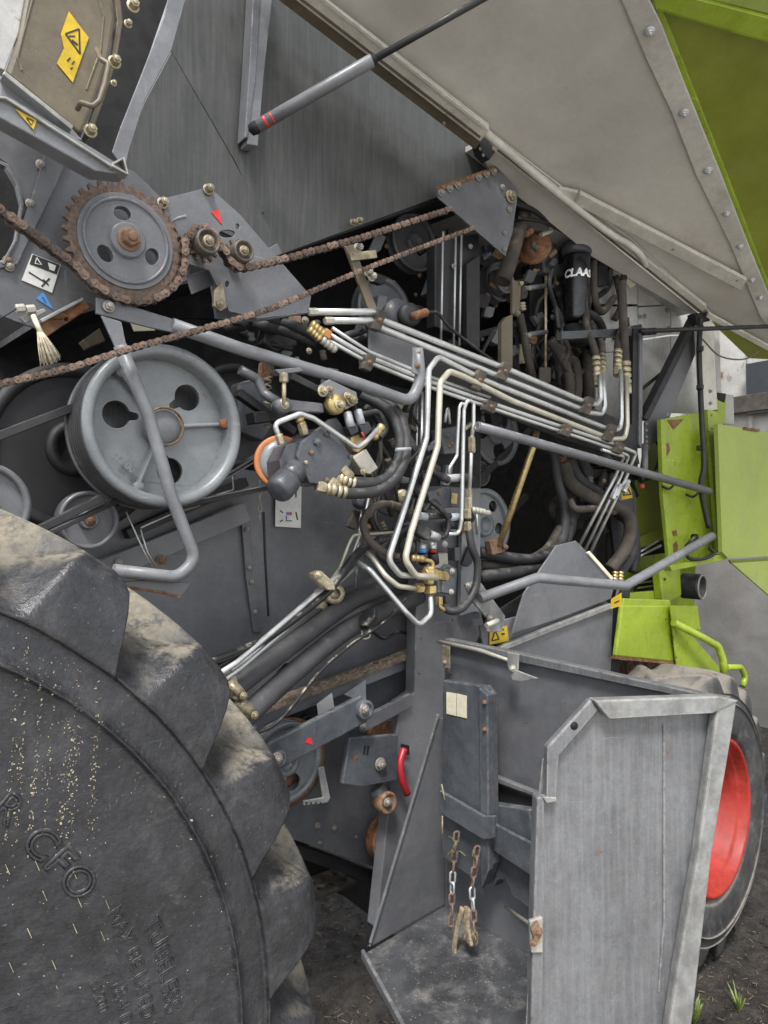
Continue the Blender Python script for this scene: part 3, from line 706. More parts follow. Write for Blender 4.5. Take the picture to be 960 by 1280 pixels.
MB().lathe(c+Vector((0, .045, 0)), (0, -1, 0), [(.050, -.01), (.046, .016), (.042, .020), (.0, .020)], 36).build('hub', 'paint_light', BP)
MB().lathe(c+Vector((0, .018, 0)), (0, -1, 0), [(.048, -.004), (.050, .002), (.047, .005), (.044, -.0)], 22, False).build('hub_ring', 'bolt_rust', BP)
cu = bpy.data.curves.new('casting_mark', 'FONT'); cu.body = '22 00'; cu.size = .026; cu.extrude = .0015
ob = bpy.data.objects.new('casting_mark', cu); col.objects.link(ob); bpy.context.view_layer.update()
me = bpy.data.meshes.new_from_object(ob.evaluated_get(bpy.context.evaluated_depsgraph_get())); bpy.data.objects.remove(ob); me.materials.clear(); me.materials.append(MATS['pulley'])
M = Matrix(((1, 0, 0, 0), (0, 0, -1, 0), (0, 1, 0, 0), (0, 0, 0, 1))); M = Matrix.Translation(at(141, 572, PY+.039)) @ Matrix.Rotation(R(38), 4, 'Y') @ M
link('casting_mark', me, BP, M)
# discs, smaller pulleys and belts behind it
def disc(name, px, py, Y, rad, m, th=.04, groove=True, hubm=None, prof=None, lab=None, holes=0, hole_r=.2, hole_at=.6):
    c = at(px, py, Y); root = link(name, None, CH)
    if lab: root['label'] = lab
    MB().lathe(c, (0, 1, 0), [(rad*.84, .02), (rad*.86, 0), (rad, 0), (rad, th*.2), (rad*.9, th*.5), (rad, th*.8), (rad, th), (rad*.8, th)], 56, True).build('rim', m, root)
    loop = [c+Vector((math.cos(t*math.pi/24)*rad*.87, .016, math.sin(t*math.pi/24)*rad*.87)) for t in range(48)]; hl = []
    for k in range(holes):
        a = 2*math.pi*k/holes+.9; o = c+Vector((math.cos(a)*rad*hole_at, .016, math.sin(a)*rad*hole_at))
        hl.append([o+Vector((math.cos(t*math.pi/8), 0, math.sin(t*math.pi/8)))*rad*hole_r for t in range(16)])
    MB().prism([loop]+hl, (0, .010, 0)).build('web', m, root, .002)
    MB().lathe(c+Vector((0, .016, 0)), (0, -1, 0), [(rad*.34, 0), (rad*.32, .018), (rad*.22, .02), (rad*.20, .008), (0, .008)], 28).build('hub', hubm or m, root)
    return root
disc('idler_pulley', 112, 650, 1.90, .074, 'paint', .05, hubm='paint', lab='small grey belt pulley with numbers beside the tyre')
bolt(111, 650, 1.90, 14, 'bolt_rust')
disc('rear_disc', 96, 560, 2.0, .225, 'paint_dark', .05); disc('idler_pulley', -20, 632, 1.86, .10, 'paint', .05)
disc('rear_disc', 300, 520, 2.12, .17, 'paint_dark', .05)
for a, b_, w in (((-20, 552, 1.84), (100, 506, 1.84), 11), ((50, 662, 1.80), (130, 622, 1.80), 10), ((60, 668, 1.78), (190, 606, 1.86), 6), ((225, 632, 1.84), (338, 609, 1.80), 7), ((245, 618, 1.86), (338, 563, 1.80), 8)):
    channel('belt', a, b_, w, 'hose', depth=.03)
for a in (((225, 629, 1.832), (338, 606, 1.796)), ((248, 614, 1.85), (338, 561, 1.796)), ((250, 618, 1.85), (338, 566, 1.796))):
    channel('belt_edge', a[0], a[1], 1.6, 'paint_light', depth=.004, bevel=0)
tube('rod', [(290, 590, 1.9), (292, 612, 1.9), (240, 628, 1.9)], 1.0, 'zinc_pipe', f=3)
for p in ([(158, 640, 1.85), (180, 690, 1.85), (192, 712, 1.85)], [(176, 662, 1.85), (184, 690, 1.85), (197, 712, 1.85)], [(176, 660, 1.85), (215, 642, 1.86), (250, 632, 1.88)]): tube('wire', p, 1.1, 'zinc_pipe')
channel('frame_beam', (130, 714, 2.0), (310, 640, 2.0), 26, 'paint', depth=.05); bolt(149, 703, 1.99, 8); bolt(183, 688, 1.99, 5); bolt(202, 700, 1.99, 11, 'bolt_rust')
channel('frame_beam', (160, 668, 2.02), (310, 602, 2.02), 12, 'paint_dark', depth=.05)

# ------------------------------------------------------------------ bent tubes and bars at the front
plate('arm_tab', [(126, 394), (152, 402), (160, 440), (176, 470), (160, 476), (146, 438)], 1.68, 'paint_light', th=.006, lab='flattened top of the bent step tube')
tube('step_tube', [(150, 432, 1.685), (186, 520, 1.685), (214, 620, 1.685), (245, 700, 1.685), (222, 722, 1.685), (142, 713, 1.69)], 7.8, 'paint_light', f=26, n=16, lab='bent grey step tube in front of the belt pulley')
plate('step_plate', [(150, 727), (190, 724), (239, 729), (226, 748), (205, 741), (160, 735)], 1.70, 'paint', th=.012, bevel=.003)
plate('step_rust', strip([(152, 733), (205, 741), (226, 747)], 1.8), 1.695, 'rust', th=.01)
plate('bar_tab', [(120, 371), (150, 378), (215, 398), (230, 410), (228, 418), (190, 410), (120, 392)], 1.70, 'paint', th=.008); bolt(136, 383, 1.695, 11, 'bolt')
tube('guard_bar', [(215, 406, 1.705), (300, 436, 1.70), (450, 480, 1.68), (514, 503, 1.67), (526, 474, 1.665), (522, 436, 1.66)], 7.0, 'paint_light', f=30, n=16, lab='long grey guard bar bent up at its end')
plate('bar_end', [(517, 434), (529, 434), (527, 470), (516, 466)], 1.655, 'paint_light', th=.008)
bolt(523, 440, 1.652, 7); bolt(522, 457, 1.652, 7, 'bolt_rust')
# plate behind the chain, left of the pipes
plate('chain_guard', [(320, 400), (322, 396), (386, 372), (388, 390), (330, 398)], 1.76, 'paint')
plate('deck_and_shade_plate', [(262, 340), (320, 352), (388, 366), (386, 392), (320, 402), (270, 398)], 1.85, 'paint', th=.01)
plate('yellow_tab', [(163, 402), (185, 405), (195, 413), (168, 414)], 1.80, 'sticker_cream')
plate('olive_block', [(105, 424), (125, 410), (132, 426), (112, 434)], 1.9, 'brown', th=.05)
# dark sheet standing for the deep shade under the tank
plate('deck_and_shade_plate', [(100, 395), (330, 400), (460, 400), (560, 300), (560, 250), (350, 320), (330, 400)], 2.45, 'paint_dark', th=.01, bevel=0)
channel('chain_arm', (437, 306, 1.80), (467, 388, 1.78), 14, 'brown', depth=.012)
for x, y, r in ((441, 278, 9), (449, 276, 9)): bolt(x, y, 1.95, r, 'zinc_yellow', h=1.4)
for x, y in ((447, 310), (459, 340), (464, 346)): bolt(x, y, 1.77, 11, 'alu', h=1.5)
plate('arm_tab', [(438, 316), (470, 312), (472, 322), (440, 326)], 1.785, 'zinc_yellow', th=.01)
# gas strut of the swung-up cover
GS = link('gas_strut', None, CH); GS['label'] = 'black gas strut holding up the side cover'
A, B, C2 = at(322, 158, 1.88), at(466, 75, 1.62), at(640, -22, 1.38)
MB().cyl(A, B, 7.8*mpp(A), 20).build('cylinder', 'paint', GS)
MB().tube([B, C2], 4.4*mpp(B), 12).build('rod', 'cable', GS)
MB().cyl(B-(B-A).normalized()*.004, B+(B-A).normalized()*.012, 8*mpp(B), 18, 5*mpp(B)).build('end_cap', 'black', GS)
MB().lathe(A, B-A, [(0, -.03), (.016, -.024), (.019, -.008), (.017, .004), (0, .004)], 16).build('ball_end', 'black', GS)
d = (B-A).normalized()
for t, w_ in ((.022, .016), (.046, .010)): MB().lathe(A+d*t, d, [(7.8*mpp(A), 0), (8*mpp(A), .001), (8*mpp(A), w_*.7), (7.8*mpp(A), w_*.7)], 20).build('red_band', 'red', GS)
# bolted gusset
GP = plate('gusset_plate', [(545, 236), (622, 209), (648, 238), (641, 290), (632, 320), (549, 248)], 1.90, 'paint', th=.008, lab='bolted grey triangular gusset under the tank')
for x, y in ((551, 241), (562, 236), (572, 232), (598, 222), (608, 218), (617, 215)): bolt(x, y, 1.895, 10, 'bolt', GP, h=.9)
for x, y, r in ((628, 234, 9), (638, 246, 20), (637, 262, 9), (631, 291, 7), (631, 312, 7)): bolt(x, y, 1.895, r, 'zinc_yellow' if r > 10 else 'bolt', GP)
plate('gusset_edge', strip([(546, 237), (621, 210)], 3), 1.894, 'rust', GP, th=.004)

# ------------------------------------------------------------------ dark machinery behind (centre and right)
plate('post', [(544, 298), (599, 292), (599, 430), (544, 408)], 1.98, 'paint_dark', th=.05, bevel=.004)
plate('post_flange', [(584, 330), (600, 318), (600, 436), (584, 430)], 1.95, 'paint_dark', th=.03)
for x0, x1 in ((554, 551), (570, 567), (577, 574)): tube('thin_rod', [(x0, 290, 1.965), (x1, 432, 1.965)], 1.5, 'zinc_pipe', n=8)
for x, y in ((567, 333), (588, 308)): bolt(x, y, 1.97, 8, 'bolt')
disc('belt_disc', 520, 302, 2.2, .12, 'paint', .05); disc('belt_disc', 482, 388, 2.15, .13, 'paint', .05)
disc('belt_disc', 626, 352, 2.12, .085, 'paint', .06); disc('belt_disc', 632, 350, 2.05, .055, 'paint', .05)
RD = MB().lathe(at(668, 312, 2.05), (-.9, -.55, .12), [(0, .0), (.06, .0), (.074, .008), (.078, .02), (.07, .03), (.05, .034), (.045, .05), (.02, .056), (0, .056)], 36).build('rusty_housing', 'rust', CH)
tube('shaft_tube', [(655, 262, 2.0), (636, 330, 1.98), (628, 352, 1.98)], 10, 'hose_brown', n=14)
plate('post', [(662, 330), (678, 330), (680, 510), (664, 505)], 2.15, 'paint_dark', th=.05)
tube('thin_rod', [(682, 345, 2.05), (682, 480, 2.05)], 1.8, 'zinc_yellow')
plate('bracket_arm', [(633, 396), (641, 393), (641, 470), (627, 465), (627, 404)], 1.92, 'brown', th=.02)
plate('bracket_arm', [(641, 350), (652, 352), (649, 396), (641, 392)], 1.93, 'brown', th=.015)
for x, y in ((652, 354), (648, 391), (662, 360), (662, 419)): bolt(x, y, 1.92, 7, 'zinc_yellow')
for y in (360, 418): tube('cross_stud', [(655, y+1, 2.0), (683, y-3, 2.05)], 3, 'paint', n=8)
# engine block, oil filter
EB = MB().box(at(700, 380, 2.35), (.16, 0, 0), (0, .1, 0), (0, 0, .30)).build('engine_block', 'paint_dark', CH, .02)
for k in range(9):
    p = at(random.uniform(645, 735), random.uniform(300, 500), 2.22)
    MB().box(p, (random.uniform(.02, .06), 0, 0), (0, .03, 0), (0, 0, random.uniform(.02, .05))).build('engine_casting', random.choice(['paint_dark', 'black', 'cast']), EB, .008)
OF = link('oil_filter', None, CH); OF['label'] = 'black oil filter canister with white lettering'
fc = at(721, 362, 2.0); k_ = mpp(fc); fr = 16.5*k_; ft, fb_ = fc.z+42*k_, fc.z-42*k_
MB().lathe((fc.x, fc.y, fb_), (0, 0, 1), [(0, 0), (fr*.8, 0), (fr*.97, .008), (fr, .02), (fr, ft-fb_-.012), (fr*.98, ft-fb_-.004), (fr*.9, ft-fb_), (0, ft-fb_)], 40).build('canister', 'filter_black', OF)
MB().lathe((fc.x, fc.y, ft+.002), (0, 0, 1), [(0, 0), (fr*.95, 0), (fr*1.15, .01), (fr*1.15, .05), (0, .05)], 24).build('filter_head', 'cast', OF)
MB().cyl((fc.x, fc.y+.01, fb_-.10), (fc.x, fc.y+.01, fb_-.01), fr*.95, 28).build('lower_bowl', 'black', OF)
def wrap_text(txt, size, z, m, bold=.0, parent=OF, shear=.15):
    cu = bpy.data.curves.new('lettering', 'FONT'); cu.body = txt; cu.size = size; cu.offset = bold; cu.align_x = 'CENTER'; cu.shear = shear; cu.resolution_u = 3
    ob = bpy.data.objects.new('lettering', cu); col.objects.link(ob); bpy.context.view_layer.update()
    me = bpy.data.meshes.new_from_object(ob.evaluated_get(bpy.context.evaluated_depsgraph_get())); bpy.data.objects.remove(ob)
    view = math.atan2(-fc.y, -fc.x)+R(8)
    for v in me.vertices:
        a = view+v.co.x/fr; v.co = (fc.x+(fr+.0012)*math.cos(a), fc.y+(fr+.0012)*math.sin(a), z+v.co.y)
    me.materials.clear(); me.materials.append(MATS[m]); return link('lettering', me, parent)
wrap_text('CLAAS', 13*k_, at(721, 350, 2.0).z, 'print_white', .0022)
plate('manifold', [(742, 318), (765, 322), (768, 375), (744, 372)], 2.05, 'cast', th=.05, bevel=.008)
for x, y in ((750, 335), (758, 350), (762, 365), (748, 362)): bolt(x, y, 2.045, 8, 'bolt_rust')
hose('hose', [(742, 325, 1.98), (743, 370, 1.97), (752, 390, 1.98), (768, 372, 1.99)], 4.5, 'hose_brown')
hose('hose', [(768, 400, 2.0), (776, 380, 1.98), (770, 345, 2.0)], 4, 'hose_brown')
hose('cable_loom', [(640, 254, 1.95), (665, 262, 1.95), (700, 285, 1.97), (735, 300, 2.0), (770, 330, 2.0)], 3.2, 'cable')
hose('cable_loom', [(646, 272, 1.96), (680, 278, 1.96), (715, 296, 1.99), (742, 318, 2.0)], 2.4, 'cable')
plate('head_cover', [(678, 300), (705, 298), (712, 330), (705, 345), (680, 340)], 2.1, 'paint', th=.06, bevel=.01); tube('bleed_pipe', [(676, 294, 2.0), (690, 288, 2.0), (686, 282, 2.0)], 3, 'alu', f=4)
plate('bracket_plate', [(706, 310), (735, 300), (742, 325), (730, 318), (706, 328)], 2.06, 'black', th=.04, bevel=.004)
# upright hydraulic hoses above the pipe ends
for pts, r in (([(746, 462, 1.80), (744, 440, 1.82), (733, 405, 1.9), (735, 380, 1.98), (740, 340, 2.0)], 4.2), ([(753, 455, 1.80), (752, 430, 1.85), (742, 415, 1.95), (738, 400, 2.0)], 4.0),
               ([(772, 452, 1.80), (773, 425, 1.83), (780, 400, 1.86), (776, 370, 1.9), (780, 345, 1.95)], 4.5), ([(782, 470, 1.80), (781, 440, 1.80), (779, 400, 1.80), (777, 352, 1.80)], 5.5)):
    h_ = hose('hose', pts, r, 'hose_brown', ends=(1, 0), fl=30)
hose('hose', [(688, 425, 2.0), (702, 445, 1.98), (712, 475, 1.96), (712, 500, 1.95)], 6, 'hose_brown')
hose('hose', [(707, 455, 2.0), (718, 452, 1.98), (722, 480, 1.96), (720, 500, 1.95)], 6, 'hose_brown')
hose('hose', [(700, 440, 2.05), (715, 430, 2.05), (735, 425, 2.05)], 5, 'hose_brown')
hose('hose', [(768, 378, 2.1), (775, 400, 2.1), (768, 425, 2.1)], 4, 'cable'); hose('hose', [(790, 405, 2.05), (800, 415, 2.05), (785, 445, 2.05), (760, 448, 2.08)], 4, 'cable')
hose('hose', [(770, 425, 2.0), (785, 412, 1.98), (800, 408, 1.98)], 3, 'cable')
MB().cyl(at(735, 500, 2.05), at(735, 440, 2.05), .03, 20).build('accumulator', 'hose_brown', CH)

# ------------------------------------------------------------------ beam and hydraulic pipe bundle
plate('pipe_beam', [(461, 408), (470, 404), (640, 468), (790, 530), (800, 580), (700, 548), (560, 492), (461, 448)], 1.83, 'paint_dark', th=.012, bevel=.003)
plate('pipe_beam_face', [(461, 411), (522, 432), (520, 468), (461, 447)], 1.825, 'paint', th=.006)
YP = 1.755
def pipe(pts, r, m='zinc_pipe', f=16, lab=None): return tube('hydraulic_pipe', [(p[0], p[1], p[2] if len(p) > 2 else YP) for p in pts], r, m, f=f, lab=lab)
pipe([(392, 390), (466, 390), (482, 402), (640, 464), (732, 503), (746, 506), (751, 498), (750, 468)], 3.3, f=9)
pipe([(412, 401), (464, 401), (480, 412), (640, 477), (738, 516), (752, 518), (756, 508), (754, 468)], 3.2, f=9)
pipe([(555, 721, 1.70), (500, 719, 1.70), (485, 700, 1.70), (494, 672, 1.70), (533, 548, 1.71), (536, 462, 1.73), (548, 446, 1.74), (600, 473), (640, 489), (762, 537), (775, 537), (777, 522), (776, 462)], 3.7, f=14)
pipe([(545, 722, 1.68), (520, 720, 1.68), (506, 700, 1.68), (514, 665, 1.68), (547, 558, 1.69), (550, 478, 1.71), (562, 464, 1.725), (580, 471, 1.735), (640, 501), (764, 549), (781, 548), (784, 532), (783, 470)], 3.9, 'pipe_cream', f=14)
pipe([(404, 414), (460, 446), (540, 478), (640, 513), (770, 556), (795, 566), (783, 596, 1.80), (738, 690, 1.90)], 2.3, f=6)
pipe([(400, 420), (458, 452), (540, 485), (640, 519), (760, 559), (786, 570), (775, 598, 1.80), (730, 690, 1.90)], 2.1, f=6)
pipe([(415, 410), (462, 440), (540, 472), (612, 497)], 2.2, f=6)
pipe([(752, 562), (780, 571), (768, 598, 1.80), (720, 690, 1.90)], 2.0, f=5)
for x, y in ((772, 612), (768, 616), (782, 607)): hexnut('pipe_union', (x-3, y+8, 1.80), (x+3, y-6, 1.80), 4, 'zinc_pipe')
for x, y in ((392, 390), (412, 401)): hexnut('pipe_union', (x-6, y, YP), (x+5, y, YP), 5, 'alu')
# hose ends at the left of the bundle
for p, q, mm in (((389, 404, 1.75), (405, 418, 1.75), 'gold'), ((386, 411, 1.75), (400, 424, 1.75), 'gold'), ((402, 424, 1.75), (420, 438, 1.75), 'alu')): ribbed('ferrule', p, q, 5, mm)
MB().box(at(408, 418, 1.75), (.010, 0, -.004), (0, .012, 0), (.004, 0, .012)).build('pipe_union', 'orange', CH, .002)
for pts, r in (([(402, 426, 1.77), (380, 412, 1.80), (340, 400, 1.9)], 7), ([(395, 428, 1.80), (360, 415, 1.85), (320, 405, 1.95)], 7)): hose('hose', pts, r, 'hose')
tube('tie_stub', [(403, 438, 1.77), (405, 450, 1.77)], 4, 'hose_brown')
def clamp(x, y, w, h, Y=1.742, a=0, m='hose_brown'):
    ca, sa = math.cos(R(a)), math.sin(R(a)); poly = [(x+u*ca-v*sa, y+u*sa+v*ca) for u, v in ((-w, -h), (w, -h), (w*1.15, -h*.5), (w*.9, 0), (w*1.15, h*.5), (w, h), (-w, h), (-w*1.15, h*.4), (-w*.8, 0), (-w*1.15, -h*.4))]
    o = plate('pipe_clamp', poly, Y, m, th=.022, bevel=.004); bolt(x, y, Y-.001, 6, 'bolt_rust', o); return o
for x, y, w, h in ((475, 400, 5.5, 13), (462, 453, 6, 10), (632, 464, 5.5, 11), (600, 475, 5.5, 13), (614, 508, 7, 7), (736, 507, 5, 11), (764, 541, 5, 11), (709, 538, 6, 7), (775, 560, 5, 7)): clamp(x, y, w, h, 1.733, 22)
# sender behind the bundle
SD = MB().lathe(at(510, 395, 1.86), (-.25, -1, 0), [(0, -.02), (.036, -.02), (.04, 0), (.04, .02), (.02, .024), (0, .024)], 28).build('sender', 'paint_dark', CH)
MB().lathe(at(497, 392, 1.88), (-.25, -1, 0), [(0, -.02), (.05, -.02), (.05, .006), (0, .006)], 28).build('sender_body', 'cast', SD)
ribbed('fitting', (516, 396, 1.82), (534, 390, 1.82), 5, 'rust', SD, 3); hose('cable', [(534, 390, 1.82), (548, 392, 1.82), (560, 407, 1.82), (590, 432, 1.82), (632, 462, 1.80)], 2, 'cable', SD)

# ------------------------------------------------------------------ hydraulic pump with arm, pipe and hoses
PU = link('hydraulic_pump', None, CH); PU['label'] = 'dark blue grey hydraulic pump block with bolts'
YU = 1.66
body = plate('pump_body', [(382, 545), (411, 532), (441, 572), (437, 585), (406, 607), (388, 603), (374, 590), (352, 598), (350, 575), (358, 556), (372, 552)], YU, 'cast', PU, th=.11, bevel=.010)
plate('pump_cover', [(392, 540), (402, 532), (443, 571), (438, 582), (412, 606), (388, 604), (371, 570), (376, 552)], YU-.012, 'cast', PU, th=.014, bevel=.005)
for x, y, r, m in ((396, 553, 11, 'bluegrey'), (389, 566, 7, 'bolt_rust'), (408, 542, 9, 'bluegrey'), (438, 571, 7, 'bluegrey'), (408, 600, 7, 'bolt_rust'), (382, 578, 6, 'zinc_yellow')): bolt(x, y, YU-.013, r, m, PU, wash=False, h=.8)
MB().lathe(at(366, 592, YU-.005), (-.6, -1, -.35), [(0, -.03), (.038, -.03), (.034, .0), (.026, .012), (.024, .03), (0, .03)], 28).build('flange', 'cast', PU)
MB().cyl(at(366, 592, YU), at(358, 600, YU-.06), .013, 14).build('shaft', 'bolt_rust', PU)
a = at(362, 598, YU-.05); e = (at(338, 624, YU-.075)-at(362, 598, YU-.05)).normalized()
MB().lathe(a, e, [(0, 0), (.030, .001), (.035, .007), (.036, .012), (.036, .050), (.033, .058), (.026, .063), (.0, .065)], 28).build('cap', 'cast', PU)
bolt(a+e*.05+Vector((.015, -.022, -.01)), r=6, m='bolt_rust', parent=PU, wash=False)
# pulley of the pump, partly seen
pc = at(350, 578, 1.74)
MB().lathe(pc, (-.3, -1, 0), [(.058, -.01), (.07, 0), (.074, .0), (.074, .012), (.068, .016), (.06, .01), (0, .008)], 40).build('pump_pulley', 'orange', PU)
MB().lathe(pc+Vector((0, -.012, 0)), (-.3, -1, 0), [(.062, 0), (.060, .008), (.04, .010), (0, .010)], 40).build('pulley_face', 'pulley', PU)
plate('bracket', [(411, 524), (421, 522), (462, 582), (454, 594), (440, 592), (436, 570), (405, 530)], 1.70, 'paint', PU, th=.010)
plate('valve_block', [(441, 572), (458, 561), (473, 585), (463, 593), (454, 590)], 1.665, 'alu', PU, th=.04, bevel=.003); bolt(454, 589, 1.66, 8, 'zinc_yellow', PU)
plate('solenoid', [(438, 545), (455, 540), (462, 555), (448, 566), (440, 560)], 1.67, 'gold', PU, th=.035, bevel=.006)
plate('connector', [(434, 534), (446, 528), (450, 540), (440, 545)], 1.655, 'connector', PU, th=.03, bevel=.004)
plate('connector', [(449, 532), (461, 526), (466, 537), (456, 547)], 1.65, 'connector', PU, th=.03, bevel=.004)
for x, y in ((436, 524), (449, 521)):
    tube('connector_boot', [(x-2, y-8, 1.67), (x, y, 1.665), (x+3, y+10, 1.66)], 5.5, 'connector_grey', PU)
tube('seal', [(452, 540, 1.648), (458, 552, 1.648)], 1.2, 'red', PU)
for x, y in ((436, 516), (446, 513)): hose('cable', [(x-1, y, 1.67), (x-8, y-14, 1.70), (x-10, y-24, 1.72)], 3, 'cable')
tube('pump_pipe', [(350, 548, 1.64), (342, 530, 1.64), (375, 517, 1.63), (392, 523, 1.63), (446, 560, 1.63), (458, 552, 1.63), (476, 533, 1.65)], 3.4, 'zinc_pipe', PU, f=10)
hexnut('pipe_union', (352, 555, 1.64), (348, 543, 1.64), 5.5, 'zinc_yellow', PU); ribbed('pipe_union', (478, 532, 1.65), (466, 548, 1.65), 5, 'gold', PU, 3)
hexnut('pipe_union', (381, 543, 1.66), (377, 530, 1.66), 6, 'zinc_yellow', PU); ribbed('pipe_union', (378, 532, 1.66), (372, 518, 1.66), 5, 'gold', PU, 3)
hose('hose', [(430, 600, 1.66), (448, 605, 1.65), (478, 600, 1.65), (496, 580, 1.66), (500, 545, 1.68), (484, 512, 1.72), (452, 494, 1.78)], 6.6, 'hose', ends=(1, 0), fl=24)
hose('hose', [(416, 612, 1.65), (440, 617, 1.64), (475, 612, 1.64), (500, 588, 1.65), (508, 550, 1.67), (494, 512, 1.71), (458, 490, 1.77)], 6.8, 'hose', ends=(1, 0), fl=30)
tube('tie', [(495, 562, 1.63), (513, 561, 1.63)], 2.2, 'connector_grey')
for x, y in ((433, 591), (418, 606)): hexnut('pipe_union', (x-6, y-6, 1.655), (x+6, y+6, 1.65), 6.5, 'zinc_yellow', PU)
hose('hose', [(452, 518, 1.75), (474, 516, 1.74), (482, 535, 1.72), (474, 548, 1.70)], 4, 'hose')
# arm above the pump with clevis
AR = plate('tension_arm', [(347, 500), (362, 499), (404, 504), (406, 516), (352, 514), (344, 508)], 1.68, 'paint', th=.03, bevel=.006, lab='grey tension arm above the pump')
MB().lathe(at(355, 507, 1.66), (0, -1, 0), [(0, -.03), (.02, -.03), (.02, .01), (0, .01)], 20).build('arm_eye', 'paint', AR)
tube('stud', [(355, 506, 1.64), (355, 466, 1.64)], 2.8, 'zinc_yellow', AR); hexnut('nut', (355, 478, 1.64), (355, 467, 1.64), 6, 'zinc_yellow', AR); bolt(356, 506, 1.645, 9, 'zinc_yellow', AR)
plate('washer_plate', [(344, 462), (375, 459), (380, 464), (350, 468)], 1.64, 'paint', AR, th=.03)
plate('bracket', [(400, 482), (412, 474), (446, 490), (448, 504), (432, 512), (412, 498)], 1.66, 'paint_light', AR, th=.016, bevel=.003)
for x, y, r in ((403, 489, 12), (412, 487, 9), (439, 500, 13), (434, 495, 9)): bolt(x, y, 1.652, r, 'zinc_yellow', AR, h=1.1)
MB().lathe(at(420, 505, 1.66), (-.2, -1, 0), [(0, -.03), (.027, -.03), (.03, -.005), (.026, .010), (0, .012)], 24).build('bushing', 'gold', AR); bolt(424, 506, 1.645, 11, 'zinc_yellow', AR, h=1.2)
# springs and dark bars left of the pump
for x, y0 in ((334, 470),):
    pts = [at(x, y0, 1.85)+Vector((.012*math.cos(t*.8), .012*math.sin(t*.8), -t*.0022)) for t in range(70)]
    MB().tube(pts, .0022, 6).build('coil_spring', 'zinc_yellow', CH)
tube('lever', [(300, 462, 1.80), (322, 474, 1.80), (330, 492, 1.79), (352, 505, 1.75)], 6, 'paint', f=8)
channel('linkage_bar', (300, 490, 1.82), (370, 540, 1.82), 10, 'paint_dark', depth=.03); channel('linkage_bar', (318, 522, 1.80), (360, 517, 1.80), 14, 'paint_dark', depth=.05)
channel('linkage_bar', (366, 470, 1.80), (402, 488, 1.80), 9, 'hose', depth=.03)
plate('casting', [(298, 478), (330, 470), (345, 530), (330, 552), (300, 540)], 1.98, 'cast', th=.06, bevel=.01)
plate('casting', [(335, 405), (370, 400), (372, 432), (345, 440), (330, 428)], 1.92, 'paint_dark', th=.06, bevel=.006)
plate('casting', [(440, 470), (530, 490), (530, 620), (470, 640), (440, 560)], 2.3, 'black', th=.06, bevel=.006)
# small hanging chain and data label below the pump
DL = sticker('data_plate', [(345, 608), (377, 608), (376, 660), (344, 658)], 2.045, 'sticker_white', CH,
        [strip([(349, 616), (349, 622)], .7), strip([(353, 613), (353, 620)], .7), strip([(358, 612), (356, 620)], .7), strip([(364, 612), (366, 620)], .7), strip([(370, 612), (370, 622)], .8), strip([(350, 638), (354, 641)], .7), strip([(358, 645), (358, 651), (365, 651)], .6), strip([(370, 640), (372, 650)], .8), strip([(350, 652), (354, 650)], .7)], lab='pale data plate below the pump')
plate('print', [(358, 640), (362, 640), (362, 644), (358, 644)], 2.0435, 'sticker_blue', DL, .001, 0); plate('print', [(362, 640), (365, 640), (365, 644), (362, 644)], 2.0435, 'sticker_red', DL, .001, 0)

def link_mesh(l, w, r, m):
    pts = []
    for k in range(24):
        t = 2*math.pi*k/24; pts.append(Vector((math.cos(t)*w, 0, math.sin(t)*w+(l if math.sin(t) >= 0 else -l))))
    pts.append(pts[0].copy()); b = MB(); b.tube(pts, r, 7, cap=False); return b.mesh('chain_link', m)
def hang_chain(name, pts, l, w, r, m, label=None, cat=None, group=None, parent=None, mats=None):
    root = link(name, None, parent); 
    if cat: tag(root, label, cat, group)
    P = [V(p) for p in pts]; me = link_mesh(l, w, r, m); alt = link_mesh(l, w, r, mats) if mats else me
    D = []
    for a, b_ in zip(P, P[1:]):
        n = max(1, int((b_-a).length/ (2*l+1.2*w))); D += [(a+(b_-a)*(k+.5)/n, (b_-a).normalized()) for k in range(n)]
    for k, (c_, d) in enumerate(D):
        q = d.to_track_quat('Z', 'Y').to_matrix().to_4x4() @ Matrix.Rotation(k*math.pi/2+random.gauss(.5, .2), 4, 'Z')
        link('chain_link', alt if (mats and .38 < k/len(D) < .58) else me, root, Matrix.Translation(c_) @ q)
    return root
hang_chain('small_chain', [(325, 600, 1.9), (325, 618, 1.9), (325, 652, 1.9)], .0075, .0045, .0016, 'bolt', parent=CH)

# ------------------------------------------------------------------ valve pillar
PI = plate('pillar', [(520, 770), (527, 480), (602, 490), (600, 760), (610, 800), (598, 1000), (560, 1130), (500, 1170), (470, 1160), (500, 878), (518, 866)], 1.90, 'paint', th=.05, bevel=.004, lab='grey upright pillar carrying the valve blocks')
plate('pillar_edge', [(584, 640), (601, 640), (600, 765), (586, 765)], 1.885, 'paint_light', PI, th=.03)
plate('recess_shade', [(530, 480), (602, 488), (600, 610), (524, 606)], 1.893, 'black', PI, th=.006, bevel=0)  # black face puts the recess's shade into the colour
for x, y in ((526, 798), (524, 842), (566, 775), (570, 760)): bolt(x, y, 1.898, 3, 'cable', PI, wash=False, h=.1)
VB = link('valve_block', None, CH); VB['label'] = 'hydraulic valve blocks with plugs and brass fittings'
YV = 1.80
plate('block', [(534, 614), (563, 608), (564, 634), (540, 637)], YV, 'cast', VB, th=.06, bevel=.004)
plate('block_side', [(563, 608), (576, 610), (576, 634), (564, 634)], YV-.003, 'cast', VB, th=.06, bevel=.003)
plate('rating_tag', [(565, 616), (572, 617), (571, 630), (564, 629)], YV-.006, 'gold', VB, th=.002, bevel=0)
plate('block', [(550, 537), (572, 532), (574, 566), (556, 568)], YV+.02, 'cast', VB, th=.05, bevel=.004)
